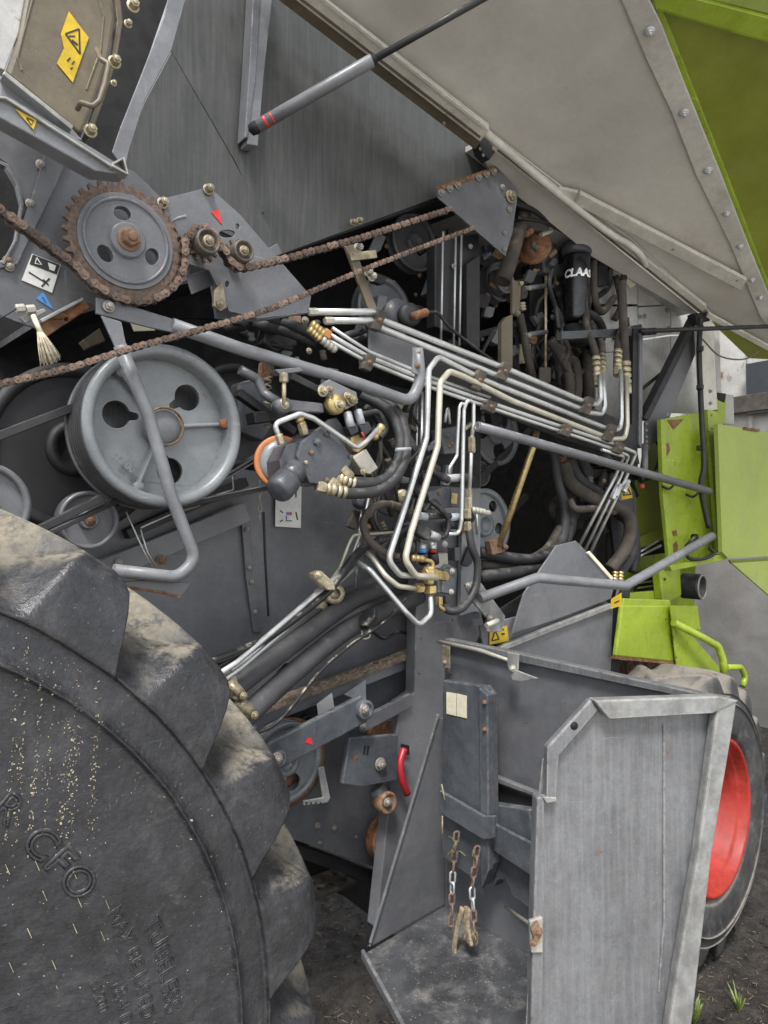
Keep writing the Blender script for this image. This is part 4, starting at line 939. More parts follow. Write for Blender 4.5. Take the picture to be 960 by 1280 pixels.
for x, y in ((549, 617), (549, 628), (560, 545), (562, 558), (565, 555)): bolt(x, y, YV-.002 if y > 600 else YV+.018, 5, 'bolt_rust', VB)
for x, y in ((566, 598), (566, 647)):
    tube('plug', [(x-8, y, 1.77), (x+8, y-1, 1.77)], 5, 'connector_grey', VB); tube('plug_seal', [(x+8, y-1, 1.77), (x+11, y-1, 1.77)], 4.6, 'red', VB); tube('solenoid', [(x+10, y, 1.78), (x+22, y, 1.79)], 7, 'connector', VB)
tube('solenoid', [(558, 654, 1.79), (572, 655, 1.79)], 7, 'connector', VB)
plate('block', [(546, 718), (560, 705), (572, 711), (571, 742), (548, 742)], YV-.02, 'bluegrey', VB, th=.07, bevel=.005)
plate('cover', [(555, 711), (570, 712), (569, 745), (553, 741)], YV-.03, 'bluegrey', VB, th=.02, bevel=.004)
for x, y in ((565, 714), (564, 740), (556, 680)): bolt(x, y, YV-.032, 8, 'alu', VB)
plate('block', [(526, 693), (560, 691), (561, 710), (536, 712)], YV, 'alu', VB, th=.05, bevel=.004)
for x, m_ in ((528, 'sticker_blue'), (541, 'red')):
    tube('cartridge', [(x, 678, 1.76), (x, 690, 1.76)], 5, 'zinc_pipe', VB); tube('seal', [(x, 686, 1.76), (x, 691, 1.76)], 5.3, m_, VB); tube('solenoid', [(x, 690, 1.77), (x+2, 704, 1.78)], 6.5, 'connector', VB)
plate('connector', [(524, 655), (538, 660), (545, 672), (536, 676), (522, 668)], 1.72, 'connector', VB, th=.03, bevel=.006)
tube('connector_boot', [(538, 668, 1.725), (548, 672, 1.725)], 5, 'connector_grey', VB); tube('connector_boot', [(524, 645, 1.735), (534, 646, 1.735)], 5, 'connector_grey', VB)
hose('cable', [(548, 672, 1.725), (558, 668, 1.72), (560, 650, 1.72), (548, 634, 1.72), (536, 626, 1.74)], 3.4, 'cable', VB)
hose('cable', [(534, 646, 1.73), (548, 645, 1.74), (562, 645, 1.76)], 4, 'cable', VB); hose('cable', [(530, 640, 1.74), (542, 626, 1.74), (552, 636, 1.74)], 3, 'cable', VB)
hose('cable', [(560, 600, 1.76), (545, 592, 1.76), (536, 585, 1.78)], 5, 'cable', VB)
# brass cross fitting at the pillar
for p, q, r in (((530, 718, 1.70), (546, 719, 1.70), 8), ((536, 730, 1.70), (536, 708, 1.70), 7.5), ((546, 719, 1.70), (558, 721, 1.71), 6.5), ((538, 742, 1.70), (538, 732, 1.70), 8.5), ((519, 735, 1.70), (528, 735, 1.70), 6.5)): hexnut('brass_fitting', p, q, r, 'gold', VB)
tube('brass_elbow', [(516, 697, 1.70), (532, 700, 1.70), (541, 702, 1.70), (541, 716, 1.70)], 2.6, 'gold', VB, f=6); ribbed('ferrule', (514, 697, 1.70), (530, 699, 1.70), 4, 'gold', VB, 3)
tube('hydraulic_pipe', [(538, 738, 1.70), (539, 768, 1.69), (524, 782, 1.68), (508, 766, 1.68), (462, 712, 1.74), (448, 703, 1.78), (440, 705, 1.82)], 3.5, 'zinc_pipe', f=12)
tube('hydraulic_pipe', [(522, 736, 1.70), (498, 733, 1.70), (482, 720, 1.71), (464, 695, 1.76), (456, 689, 1.80)], 3.4, 'pipe_cream', f=14)
hose('hose', [(498, 696, 1.72), (484, 692, 1.73), (462, 676, 1.74), (454, 655, 1.75), (462, 638, 1.76), (480, 630, 1.77), (496, 634, 1.78)], 5, 'hose_brown', ends=(0, 1), fl=22, fm='hose_brown')
hose('hose', [(500, 700, 1.75), (482, 700, 1.77), (474, 690, 1.79), (486, 674, 1.80), (510, 660, 1.80)], 4.5, 'hose')
hose('hose', [(586, 662, 1.74), (590, 685, 1.73), (597, 705, 1.73), (594, 735, 1.73), (580, 758, 1.73), (565, 764, 1.74), (553, 758, 1.76)], 5, 'hose', ends=(0, 0))
hexnut('brass_fitting', (549, 756, 1.76), (549, 746, 1.76), 5, 'gold', VB); hexnut('brass_fitting', (557, 754, 1.76), (557, 744, 1.76), 5, 'connector', VB); tube('brass_elbow', [(549, 750, 1.76), (549, 758, 1.76), (556, 763, 1.75)], 3.4, 'gold', VB, f=6)
# thin canes
tube('hydraulic_pipe', [(560, 668, 1.76), (574, 667, 1.76), (577, 650, 1.75), (580, 512, 1.75), (584, 500, 1.74), (592, 502, 1.74), (592, 530, 1.74), (590, 545, 1.74)], 2.5, 'zinc_pipe', f=8)
tube('hydraulic_pipe', [(561, 596, 1.77), (561, 586, 1.76), (571, 570, 1.76), (574, 510, 1.75), (577, 503, 1.75), (582, 508, 1.75)], 2.1, 'zinc_pipe', f=6)
tube('hydraulic_pipe', [(590, 545, 1.74), (587, 612, 1.74)], 2.5, 'zinc_pipe')
for y0, y1, x in ((546, 566, 590), (612, 622, 587), (622, 636, 586), (636, 648, 585), (652, 664, 585)): hexnut('pipe_union', (x, y1, 1.74), (x-.5, y0, 1.74), 5 if y1-y0 > 11 else 4, 'zinc_yellow')
ribbed('ferrule', (590, 637, 1.74), (606, 640, 1.75), 3.6, 'alu'); hexnut('pipe_union', (600, 640, 1.75), (612, 641, 1.75), 3, 'alu')
tube('hydraulic_pipe', [(528, 490, 1.86), (527, 560, 1.86), (525, 570, 1.86)], 2, 'zinc_pipe'); tube('hydraulic_pipe', [(556, 528, 1.84), (560, 505, 1.84), (562, 530, 1.84)], 2, 'zinc_pipe', f=4)
tube('thin_line', [(522, 500, 1.87), (520, 600, 1.87)], 1.2, 'zinc_pipe'); tube('thin_line', [(596, 640, 1.88), (597, 668, 1.88)], 1.2, 'zinc_pipe')
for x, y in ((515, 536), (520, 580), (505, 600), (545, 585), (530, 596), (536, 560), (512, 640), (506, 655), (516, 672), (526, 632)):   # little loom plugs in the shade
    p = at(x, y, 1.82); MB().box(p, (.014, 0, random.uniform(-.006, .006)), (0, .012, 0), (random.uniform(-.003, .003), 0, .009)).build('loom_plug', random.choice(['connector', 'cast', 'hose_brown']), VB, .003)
for k in range(7):
    x, y = random.uniform(498, 545), random.uniform(520, 660)
    hose('cable', [(x, y, 1.83), (x+random.uniform(-25, 5), y+random.uniform(10, 25), 1.80), (x+random.uniform(-30, 20), y+random.uniform(30, 60), 1.82)], random.uniform(1.6, 3), 'cable')

# ------------------------------------------------------------------ hose and pipe run towards the tyre
YH = 1.80
tube('hydraulic_pipe', [(444, 700, 1.78), (404, 735, 1.74), (352, 780, 1.70), (296, 828, 1.66), (262, 850, 1.64)], 3.6, 'zinc_pipe')
tube('hydraulic_pipe', [(448, 706, 1.79), (408, 742, 1.75), (356, 788, 1.71), (300, 836, 1.67), (262, 862, 1.65)], 3.0, 'zinc_pipe')
tube('hydraulic_pipe', [(372, 768, 1.74), (330, 806, 1.70), (288, 838, 1.66)], 2.8, 'zinc_pipe')
tube('hydraulic_pipe', [(500, 665, 1.80), (442, 669, 1.80), (436, 680, 1.80), (425, 710, 1.79), (405, 738, 1.76)], 2.0, 'pipe_cream', f=8)
tube('hydraulic_pipe', [(470, 580, 1.90), (453, 660, 1.88), (436, 708, 1.85)], 2.0, 'zinc_pipe'); tube('thin_line', [(456, 590, 1.92), (447, 690, 1.92), (444, 740, 1.92)], 1.3, 'zinc_pipe')
hose('hose', [(500, 670, 1.80), (460, 682, 1.79), (440, 698, 1.77), (415, 735, 1.74), (380, 765, 1.72), (330, 800, 1.69), (262, 828, 1.65)], 4.5, 'cable')
hose('hose', [(510, 655, 1.82), (470, 676, 1.80), (448, 694, 1.78), (420, 728, 1.76), (370, 770, 1.73), (320, 806, 1.70), (260, 840, 1.66)], 4, 'cable')
for pts, r in (([(470, 728, 1.95), (420, 748, 1.92), (360, 790, 1.86), (300, 836, 1.80), (250, 870, 1.76)], 8.5), ([(485, 733, 1.92), (440, 752, 1.88), (380, 795, 1.82), (320, 840, 1.76), (270, 878, 1.72)], 12),
               ([(524, 745, 1.92), (480, 764, 1.88), (430, 790, 1.83), (370, 838, 1.77), (315, 888, 1.71), (280, 925, 1.68)], 13.5)):
    hose('large_hose', pts, r, 'hose_grey')
plate('hose_clamp', [(392, 717), (402, 713), (418, 728), (420, 738), (410, 738), (394, 724)], 1.70, 'zinc_yellow', th=.03, bevel=.004); bolt(398, 719, 1.695, 9, 'zinc_yellow')
MB().lathe(at(418, 742, 1.86), (-.4, -1, 0), [(.018, .01), (.03, .01), (.034, .0), (.034, -.03), (.0, -.03)], 24).build('hose_clamp', 'zinc_yellow', CH)
plate('hose_clamp', [(394, 738), (408, 730), (410, 760), (396, 768)], 1.88, 'zinc_yellow', th=.01)
for q in ((292, 862, 1.66), (306, 886, 1.66)):
    p = at(*q); MB().lathe(p, Vector((-.55, -.05, -.45)), [(.024, -.012), (.028, -.012), (.028, .012), (.024, .012)], 24, close=True).build('hose_clamp', 'zinc_yellow', CH); bolt(p+Vector((.012, -.03, -.012)), r=8, m='zinc_yellow')
plate('clamp_foot', [(282, 846), (294, 840), (300, 862), (290, 870)], 1.665, 'zinc_yellow', th=.012)
for x, y in ((356, 842), (460, 773)): hexnut('hose_tie', (x-2, y-2, 1.78), (x+3, y+2, 1.78), 15.5, 'cable')
hose('cable', [(466, 790, 1.90), (480, 798, 1.95), (500, 790, 1.96), (520, 797, 1.96)], 2, 'cable'); hose('wire', [(452, 788, 1.82), (454, 798, 1.82), (462, 796, 1.82), (461, 785, 1.82)], .8, 'sticker_cream')
hose('cable', [(508, 748, 1.78), (480, 778, 1.76), (440, 805, 1.74), (400, 840, 1.72), (350, 900, 1.68), (312, 920, 1.68)], 2.2, 'cable')
# angle iron with straw on top, arms and lower pulleys
channel('angle_iron', (318, 905, 1.98), (524, 824, 1.98), 13, 'paint_light', depth=.04)
channel('angle_iron_ledge', (318, 893, 1.955), (522, 816, 1.955), 9, 'ledge_dirt', depth=.05)
sb = MB()
for _ in range(700):
    t = random.random(); p = at(325+195*t, 889-76*t+random.uniform(-6, 4), 1.948+random.uniform(0, .04)); a = random.uniform(-.5, .9); l = random.uniform(.004, .015)
    u = Vector((math.cos(a), random.uniform(-.3, .3), math.sin(a))); sb.box(p, u*l*.55, Vector((-u.z, 0, u.x))*.0005, Vector((0, .0005, 0)))
tag(sb.build('straw_on_ledge', 'straw'), 'brown straw lying along the slanting angle iron', 'straw', kind='stuff')
disc('lower_pulley', 360, 954, 1.90, .122, 'pulley', .045, holes=3, hole_r=.22, hole_at=.58, lab='grey spoked pulley with rusty edge beside the tyre'); disc('pulley_flange', 360, 954, 1.94, .136, 'rust', .012)
TA = channel('tensioner_arm', (338, 948, 1.79), (456, 886, 1.79), 38, 'bluegrey', depth=.02, bevel=.006); TA['label'] = 'blue grey tensioner arm with red mark'
for x, y, r in ((455, 887, .030), (346, 948, .026)):
    MB().lathe(at(x, y, 1.785), (0, -1, 0), [(r, -.03), (r, .012), (r*.88, .016), (r*.6, .016), (r*.56, .010), (0, .010)], 28).build('bearing', 'bluegrey', TA); bolt(x, y, 1.772, 14, 'bolt', TA)
plate('paint_mark', [(381, 928), (385, 923), (389, 922), (391, 931)], 1.7885, 'sticker_red', TA, .001, 0); sticker('sticker_scrap', [(396, 880), (415, 866), (418, 885), (405, 898), (398, 895)], 1.93, 'sticker_white')
plate('sticker_scrap', [(430, 868), (457, 850), (458, 885), (440, 872)], 1.935, 'connector_grey', th=.002, bevel=0)
channel('link_bar', (452, 908, 1.88), (515, 875, 1.88), 17, 'paint', depth=.02); bolt(454, 908, 1.87, 9, 'bolt')
channel('link_bar', (466, 912, 1.93), (520, 906, 1.93), 14, 'rust', depth=.03)
BB = plate('bearing_block', [(437, 922), (498, 918), (497, 975), (452, 984), (428, 980)], 1.84, 'bluegrey', th=.02, bevel=.004, lab='blue grey bolted bearing plate'); bolt(475, 955, 1.835, 16, 'bolt', BB)
for p in ([(457, 932), (455, 943)], [(461, 932), (459, 944)], [(440, 952), (447, 944), (448, 948)]): plate('paint_chip', strip(p, 1.2), 1.8385, 'paint_dark' if p[0][0] > 450 else 'rust', BB, .001, 0)
RB = MB().lathe(at(483, 1003, 1.86), (0, -1, 0), [(.0, -.04), (.036, -.04), (.036, .01), (.030, .016), (.026, .012), (0, .012)], 28).build('roller_bearing', 'bolt_rust', CH); bolt(484, 1003, 1.845, 12, 'bolt', RB)
MB().cyl(at(470, 985, 1.90), at(480, 1000, 1.88), .03, 18).build('bearing_neck', 'paint', RB)
disc('lower_pulley', 489, 1050, 1.95, .075, 'rust', .05, lab='rusty pulley half hidden behind the pillar'); disc('lower_disc', 385, 905, 2.0, .09, 'paint_dark', .03)
plate('adjuster_strip', [(398, 960), (405, 958), (413, 998), (409, 1004), (380, 1007), (380, 1001), (404, 997)], 1.86, 'galv_edge', th=.008)
for k in range(5): bolt(383+k*6, 1004, 1.857, 3.5, 'cable', wash=False, h=.2)
for x, y, r in ((397, 1032, 9), (418, 1035, 8), (400, 1053, 6), (445, 1046, 4)): bolt(x, y, 2.055, r, 'bolt')
# step grating and dark underframe
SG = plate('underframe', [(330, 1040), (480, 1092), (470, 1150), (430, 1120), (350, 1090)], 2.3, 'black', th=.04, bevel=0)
p0 = at(375, 1120, 2.2); gl = [p0+Vector((-.12, -.04, 0)), p0+Vector((.22, -.04, 0)), p0+Vector((.22, .20, 0)), p0+Vector((-.12, .20, 0))]
hl = [[p0+Vector((-.08+i*.055+.014*math.cos(t*math.pi/5), .0+j*.06+.014*math.sin(t*math.pi/5), 0)) for t in range(10)] for i in range(6) for j in range(3)]
MB().prism([gl]+hl, (0, 0, -.012)).build('step_grating', 'hose_brown', CH, .001)
tube('red_hose', [(505, 936, 1.86), (500, 955, 1.85), (503, 975, 1.85), (509, 992, 1.86)], 4.6, 'red_hose', sp=True, lab='short red hose on the grey pillar')
plate('hose_socket', [(503, 930), (512, 932), (512, 944), (503, 941)], 1.885, 'black', th=.01)

# ------------------------------------------------------------------ pulleys, rod and hoses right of the pillar
disc('belt_pulley', 622, 542, 2.16, .14, 'paint_light', .06, holes=3, hole_r=.28, hole_at=.56); disc('belt_disc', 602, 592, 2.18, .055, 'paint', .03)
disc('belt_pulley', 607, 656, 2.06, .15, 'pulley', .05, holes=6, hole_r=.16, hole_at=.66, lab='grey pulley with round holes behind the gold rod')
tube('threaded_rod', [(672, 535, 1.86), (666, 560, 1.86), (624, 682, 1.92)], 4.2, 'gold', n=14, lab='gold zinc plated rod')
plate('rod_clevis', [(612, 676), (628, 672), (632, 690), (616, 694)], 1.92, 'bolt_rust', th=.03, bevel=.004); bolt(632, 684, 1.91, 9, 'bolt_rust')
tube('support_tube', [(597, 533, 1.70), (700, 562, 1.70), (800, 590, 1.70), (886, 614, 1.70)], 5.2, 'paint', lab='long dark grey support tube')
MB().lathe(at(597, 533, 1.70), at(620, 539, 1.70)-at(597, 533, 1.70), [(.010, -.002), (.0125, -.002), (.0125, .02), (.010, .02)], 18, close=True).build('tube_end', 'galv_edge', CH)
for pts, r, m in (([(692, 565, 1.98), (697, 600, 1.96), (706, 640, 1.94), (700, 680, 1.92), (672, 698, 1.92), (640, 698, 1.94), (598, 690, 1.98)], 7, 'hose'),
                  ([(700, 590, 2.0), (712, 625, 1.98), (712, 660, 1.95), (690, 700, 1.93), (650, 715, 1.93), (598, 722, 1.96)], 8, 'hose'),
                  ([(705, 580, 1.95), (715, 605, 1.92), (745, 625, 1.88), (775, 635, 1.85), (788, 655, 1.84), (782, 685, 1.84), (762, 712, 1.86)], 8, 'hose_brown'),
                  ([(712, 575, 1.98), (725, 600, 1.95), (755, 622, 1.92), (782, 640, 1.89), (792, 665, 1.88), (790, 690, 1.88), (772, 720, 1.88)], 7, 'hose'),
                  ([(712, 625, 1.90), (720, 636, 1.88), (745, 636, 1.87), (768, 640, 1.86)], 4.5, 'hose_brown'),
                  ([(600, 706, 2.0), (640, 706, 1.97), (680, 690, 1.94), (700, 660, 1.94)], 6, 'hose_brown'),
                  ([(768, 640, 1.95), (790, 660, 1.93), (796, 690, 1.92), (790, 715, 1.92)], 5, 'hose')):
    hose('large_hose', pts, r, m)
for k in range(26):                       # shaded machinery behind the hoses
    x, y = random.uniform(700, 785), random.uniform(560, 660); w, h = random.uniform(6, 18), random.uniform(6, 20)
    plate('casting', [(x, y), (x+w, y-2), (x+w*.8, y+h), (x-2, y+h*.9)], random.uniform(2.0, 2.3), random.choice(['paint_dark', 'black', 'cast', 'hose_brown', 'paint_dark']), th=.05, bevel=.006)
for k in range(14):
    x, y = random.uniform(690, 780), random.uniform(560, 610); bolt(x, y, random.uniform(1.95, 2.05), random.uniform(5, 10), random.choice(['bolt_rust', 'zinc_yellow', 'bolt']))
for k in range(16):
    x, y = random.uniform(650, 770), random.uniform(420, 520)
    hose('cable', [(x, y, 2.1), (x+random.uniform(-20, 20), y+random.uniform(15, 30), 2.08), (x+random.uniform(-25, 25), y+random.uniform(40, 60), 2.12)], random.uniform(1.5, 4), random.choice(['cable', 'hose_brown', 'hose']))
for x, y0, y1 in ((680, 430, 520), (700, 500, 540), (726, 490, 540)): tube('upright_pipe', [(x, y0, 2.12), (x+1, y1, 2.12)], 5, 'paint_dark')
rb = random.Random(21)
def bay_hose(x0, x1, y0, y1, n, ya, yb, rr, mats_, steep=1.0):
    for _ in range(n):
        x, y = rb.uniform(x0, x1), rb.uniform(y0, y1); Y = rb.uniform(ya, yb); pts = [(x, y, Y)]
        for k in range(3):
            x += rb.gauss(0, 10); y += rb.uniform(14, 30)*steep; pts.append((x, y, Y+rb.uniform(-.03, .03)))
        hose('hose', pts, rb.uniform(*rr), rb.choice(mats_))
def bay_bits(x0, x1, y0, y1, n, ya, yb, mats_):
    for _ in range(n):
        x, y, Y = rb.uniform(x0, x1), rb.uniform(y0, y1), rb.uniform(ya, yb); k = rb.random(); m_ = rb.choice(mats_)
        if k < .35:
            w, h, t = rb.uniform(3, 8), rb.uniform(4, 14), rb.uniform(-.6, .6); ca, sa = math.cos(t), math.sin(t)
            plate('bracket', [(x+u*ca-v*sa, y+u*sa+v*ca) for u, v in ((-w, -h), (w, -h), (w, h*.6), (w*.5, h), (-w, h))], Y, m_, th=rb.uniform(.006, .04), bevel=.003)
        elif k < .65:
            t = rb.uniform(-1, 1); dx, dy = 9*math.sin(t), 9*math.cos(t); ribbed('fitting', (x-dx*.6, y-dy*.6, Y), (x+dx*.6, y+dy*.6, Y), rb.uniform(2.4, 4.5), m_, ribs=rb.choice([2, 3, 4]))
        elif k < .85: bolt(x, y, Y, rb.uniform(5, 11), rb.choice(['bolt', 'bolt_rust', 'zinc_yellow']))
        else: MB().lathe(at(x, y, Y), (rb.uniform(-.4, .2), -1, rb.uniform(-.2, .2)), [(0, -.03), (.02, -.03), (.024, -.02), (.024, 0), (.018, .006), (.008, .006), (0, .010)], 20).build('cover_cap', m_, CH)
MIX = ['cast', 'paint', 'hose_brown', 'paint_dark', 'bolt_rust', 'zinc_yellow', 'paint_light', 'rust']
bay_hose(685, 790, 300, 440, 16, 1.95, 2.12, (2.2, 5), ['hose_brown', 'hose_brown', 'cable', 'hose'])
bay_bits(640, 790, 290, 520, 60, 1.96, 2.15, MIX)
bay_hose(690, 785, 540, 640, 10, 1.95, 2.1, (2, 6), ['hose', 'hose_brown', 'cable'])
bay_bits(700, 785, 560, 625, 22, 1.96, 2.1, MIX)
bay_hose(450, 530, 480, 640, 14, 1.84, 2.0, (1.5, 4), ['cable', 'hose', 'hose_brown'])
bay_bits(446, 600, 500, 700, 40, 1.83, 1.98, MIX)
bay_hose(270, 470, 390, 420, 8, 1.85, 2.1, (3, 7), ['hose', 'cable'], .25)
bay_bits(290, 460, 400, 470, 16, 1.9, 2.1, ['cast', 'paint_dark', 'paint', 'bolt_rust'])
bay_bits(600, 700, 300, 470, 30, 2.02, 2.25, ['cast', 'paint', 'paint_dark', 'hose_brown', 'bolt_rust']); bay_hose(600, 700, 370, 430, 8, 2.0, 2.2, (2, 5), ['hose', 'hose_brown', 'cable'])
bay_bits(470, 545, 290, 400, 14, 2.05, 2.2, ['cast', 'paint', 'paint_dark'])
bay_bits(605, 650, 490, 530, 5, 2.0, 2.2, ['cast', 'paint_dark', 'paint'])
disc('belt_pulley', 576, 470, 2.25, .10, 'paint', .05); disc('belt_pulley', 655, 440, 2.25, .12, 'paint', .05, holes=4, hole_r=.2); disc('belt_disc', 700, 440, 2.2, .07, 'cast', .05)
for a_, b_ in (((600, 600, 2.15), (700, 500, 2.2)), ((560, 430, 2.2), (660, 400, 2.2)), ((590, 690, 2.2), (660, 620, 2.2))): channel('drive_belt', a_, b_, 8, 'hose', depth=.02)
plate('guard_sheet', [(640, 792), (655, 742), (696, 682), (720, 676), (770, 726), (764, 748), (690, 776)], 1.78, 'paint', th=.008, lab='grey triangular guard sheet below the hoses')
plate('lower_sheet', [(596, 806), (612, 770), (655, 742), (772, 733), (766, 762), (690, 788), (640, 806)], 1.84, 'paint_dark', th=.01)
plate('guard_edge', strip([(736, 690), (766, 724)], 2), 1.772, 'sticker_cream', th=.01)
for x in (768, 775): ribbed('ferrule', (x, 730, 1.80), (x+1, 714, 1.80), 3.5, 'gold', ribs=4)
sticker('warning_sticker', [(776, 605), (787, 603), (791, 622), (777, 625)], 1.86, 'sticker_yellow', CH, [*tri((779, 619), (784, 609), (789, 618), .8)])
plate('round_housing', [(774, 620), (786, 600), (796, 618), (798, 660), (794, 700), (782, 705), (776, 660)], 1.94, 'paint', th=.06, bevel=.015)
sticker('warning_sticker', [(764, 749), (777, 741), (777, 757), (764, 761)], 1.70, 'sticker_yellow', CH, [strip([(768, 754), (774, 751)], .8)])
MB().cyl(at(803, 608, 1.80), at(803, 608, 1.76), .010, 14).build('red_cap', 'red', CH)
tube('handrail', [(600, 748, 1.72), (672, 722, 1.66), (690, 724, 1.64), (782, 732, 1.58), (800, 722, 1.58), (890, 670, 1.58)], 6.0, 'paint_light', f=14, n=14, lab='grey handrail tube above the side bin')
plate('rail_foot', [(582, 730), (600, 726), (632, 770), (628, 790), (610, 790), (612, 776), (590, 750)], 1.74, 'galv_edge', th=.012, bevel=.003)
for x, y in ((612, 772), (594, 738), (585, 732)): bolt(x, y, 1.735, 9, 'bolt')
tube('rail_stud', [(608, 782, 1.72), (622, 776, 1.72)], 3.5, 'alu')
plate('pillar_gusset', [(578, 640), (590, 660), (592, 765), (576, 770)], 1.87, 'paint_light', th=.02)
plate('rust_patch', [(578, 818), (585, 812), (586, 836), (577, 838)], 1.862, 'rust', th=.03)

# ------------------------------------------------------------------ frame on the right
plate('cross_bar', [(703, 414), (806, 409), (806, 419), (703, 424)], 1.86, 'bluegrey', th=.03, bevel=.003)
plate('upright', [(792, 410), (804, 410), (803, 560), (790, 560)], 1.85, 'paint_dark', th=.05, bevel=.003)
plate('upright_lip', [(800, 412), (804, 410), (803, 560), (799, 556)], 1.84, 'paint', th=.012)
plate('diagonal_gusset', [(868, 394), (882, 392), (886, 402), (830, 540), (812, 562), (806, 560), (806, 528)], 1.86, 'paint', th=.008, bevel=.003)
plate('gusset_flange', strip([(874, 392), (845, 450), (808, 524)], 3.4), 1.83, 'paint_dark', th=.04)
for y in (530, 538, 546, 552): bolt(808, y, 1.85, 6, 'bolt', CH)
tube('brace_rod', [(800, 488, 1.95), (845, 452, 1.95)], 2.2, 'paint_dark')
tube('stay_rod', [(800, 414, 1.80), (960, 408, 1.62), (1010, 406, 1.56)], 2.6, 'cable', lab='thin black stay rod of the cover'); ribbed('stay_end', (803, 415, 1.80), (820, 414, 1.79), 4, 'black', ribs=3)
tube('post', [(806, 556, 1.80), (806, 592, 1.76)], 4, 'paint', n=10)
hose('cable', [(876, 396, 1.76), (874, 440, 1.78), (877, 520, 1.76), (880, 580, 1.74), (876, 610, 1.74), (886, 660, 1.72)], 3.4, 'cable', lab='black cable loom down the rear post')
for y in (410, 436, 484, 560): hexnut('cable_clip', (875, y-3, 1.765), (875, y+3, 1.765), 4.5, 'cable')
hose('wire', [(878, 424, 1.72), (900, 445, 1.70), (930, 449, 1.68), (950, 438, 1.66)], 1, 'rail_brown')
hose('hose', [(800, 600, 1.9), (824, 590, 1.88), (826, 560, 1.88), (818, 545, 1.9)], 4, 'cable'); hose('hose', [(820, 588, 1.9), (828, 560, 1.9), (826, 540, 1.9)], 2.5, 'cable')
# white rear bulkhead sheets
WB = link('rear_bulkhead', None, CH); WB['label'] = 'white sheet metal bulkhead behind the engine'
for pl in ([(745, 330), (797, 330), (797, 380), (745, 380)], [(798, 345), (845, 352), (845, 380), (798, 382)], [(745, 383), (797, 383), (797, 440), (745, 440)], [(798, 384), (838, 382), (838, 418), (798, 424)], [(839, 382), (892, 382), (892, 416), (839, 418)], [(745, 442), (797, 438), (797, 540), (745, 540)], [(798, 426), (838, 420), (838, 515), (798, 520)], [(839, 420), (890, 417), (890, 518), (839, 516)]):
    plate('bulkhead_sheet', pl, 2.02, 'white_metal', WB, th=.01, bevel=.002)
for x, y in ((806, 395), (834, 388), (836, 410), (840, 446), (822, 520), (800, 396)): bolt(x, y, 2.015, 9, 'bolt', WB)
plate('rear_post', [(874, 400), (892, 402), (897, 512), (880, 514)], 1.80, 'cream', th=.03, lab='cream upright post above green frame')
for x, y in ((888, 489), (888, 504)): bolt(x, y, 1.795, 7, 'bolt')
plate('seal_strip', [(892, 396), (899, 398), (902, 505), (897, 506)], 1.86, 'white_metal', th=.02)
sticker('sticker_scrap', [(782, 348), (794, 346), (795, 356), (788, 360), (783, 354)], 2.012, 'sticker_cream')

# ------------------------------------------------------------------ green rear hood
GR = link('green_rear_body', None, CH); GR['label'] = 'lime green rear body with step and handle'
gp = plate('green_panel', [(826, 524), (882, 514), (890, 520), (902, 690), (838, 706), (829, 640)], 1.80, 'green', GR, th=.01, bevel=.003)
plate('green_flange', strip([(829, 524), (832, 620), (840, 704)], 3), 1.785, 'green', GR, th=.02, bevel=.003)
plate('green_flange', [(884, 512), (896, 514), (904, 530), (908, 692), (898, 690)], 1.775, 'green', GR, th=.02, bevel=.003)
for x, y in ((834, 518), (858, 517), (889, 519), (890, 535)): bolt(x, y, 1.775, 6, 'bolt', GR)
for poly in ([(834, 525), (855, 524), (847, 532), (842, 537), (838, 531)], [(831, 555), (836, 553), (838, 562), (834, 570), (831, 566)], [(840, 664), (846, 662), (847, 670), (842, 670)], [(840, 682), (846, 676), (848, 686), (843, 692), (839, 690)]): plate('rust_patch', poly, 1.798, 'rust', GR, th=.001, bevel=0)
tube('hook', [(828, 608, 1.78), (836, 611, 1.77), (843, 606, 1.77)], 1.6, 'cable', GR, sp=True); tube('hook', [(858, 618, 1.78), (866, 621, 1.77), (873, 616, 1.77)], 1.6, 'cable', GR, sp=True)
plate('green_door', [(897, 530), (962, 540), (1040, 552), (1040, 690), (910, 698), (903, 690)], 1.70, 'green_pale', GR, th=.02, bevel=.004)
plate('door_pull', strip([(931, 535), (950, 538)], 1.5), 1.69, 'rust', GR, th=.01)
plate('green_sill', [(838, 708), (905, 692), (908, 700), (840, 714)], 1.72, 'green', GR, th=.04, bevel=.003)
plate('door_lower_edge', [(912, 700), (1040, 693), (1040, 700), (915, 705)], 1.72, 'green_dark', GR, th=.01)
plate('green_skirt', [(915, 704), (1040, 696), (1040, 830), (962, 745)], 1.70, 'green_pale', GR, th=.01, bevel=.003)
plate('latch', [(888, 500), (894, 492), (908, 496), (906, 530), (898, 530), (897, 512)], 1.82, 'green', GR, th=.02, bevel=.003); plate('latch_rubber', [(894, 490), (908, 492), (906, 503), (899, 500)], 1.815, 'black', GR, th=.02)
plate('white_corner', [(906, 492), (917, 494), (918, 530), (906, 530)], 1.84, 'white_metal', GR, th=.02)
MB().lathe(at(868, 672, 1.76), (0, -1, 0), [(0, -.01), (.018, -.01), (.018, .012), (.010, .016), (0, .014)], 18).build('rubber_stop', 'black', GR)
MB().lathe(at(868, 684, 1.76), (0, -1, 0), [(0, -.01), (.014, -.01), (.014, .012), (0, .014)], 18).build('rubber_stop', 'black', GR)
hose('cable', [(868, 672, 1.74), (857, 685, 1.73), (862, 698, 1.72), (880, 698, 1.71), (892, 692, 1.71), (886, 684, 1.72)], 2.4, 'cable', GR)
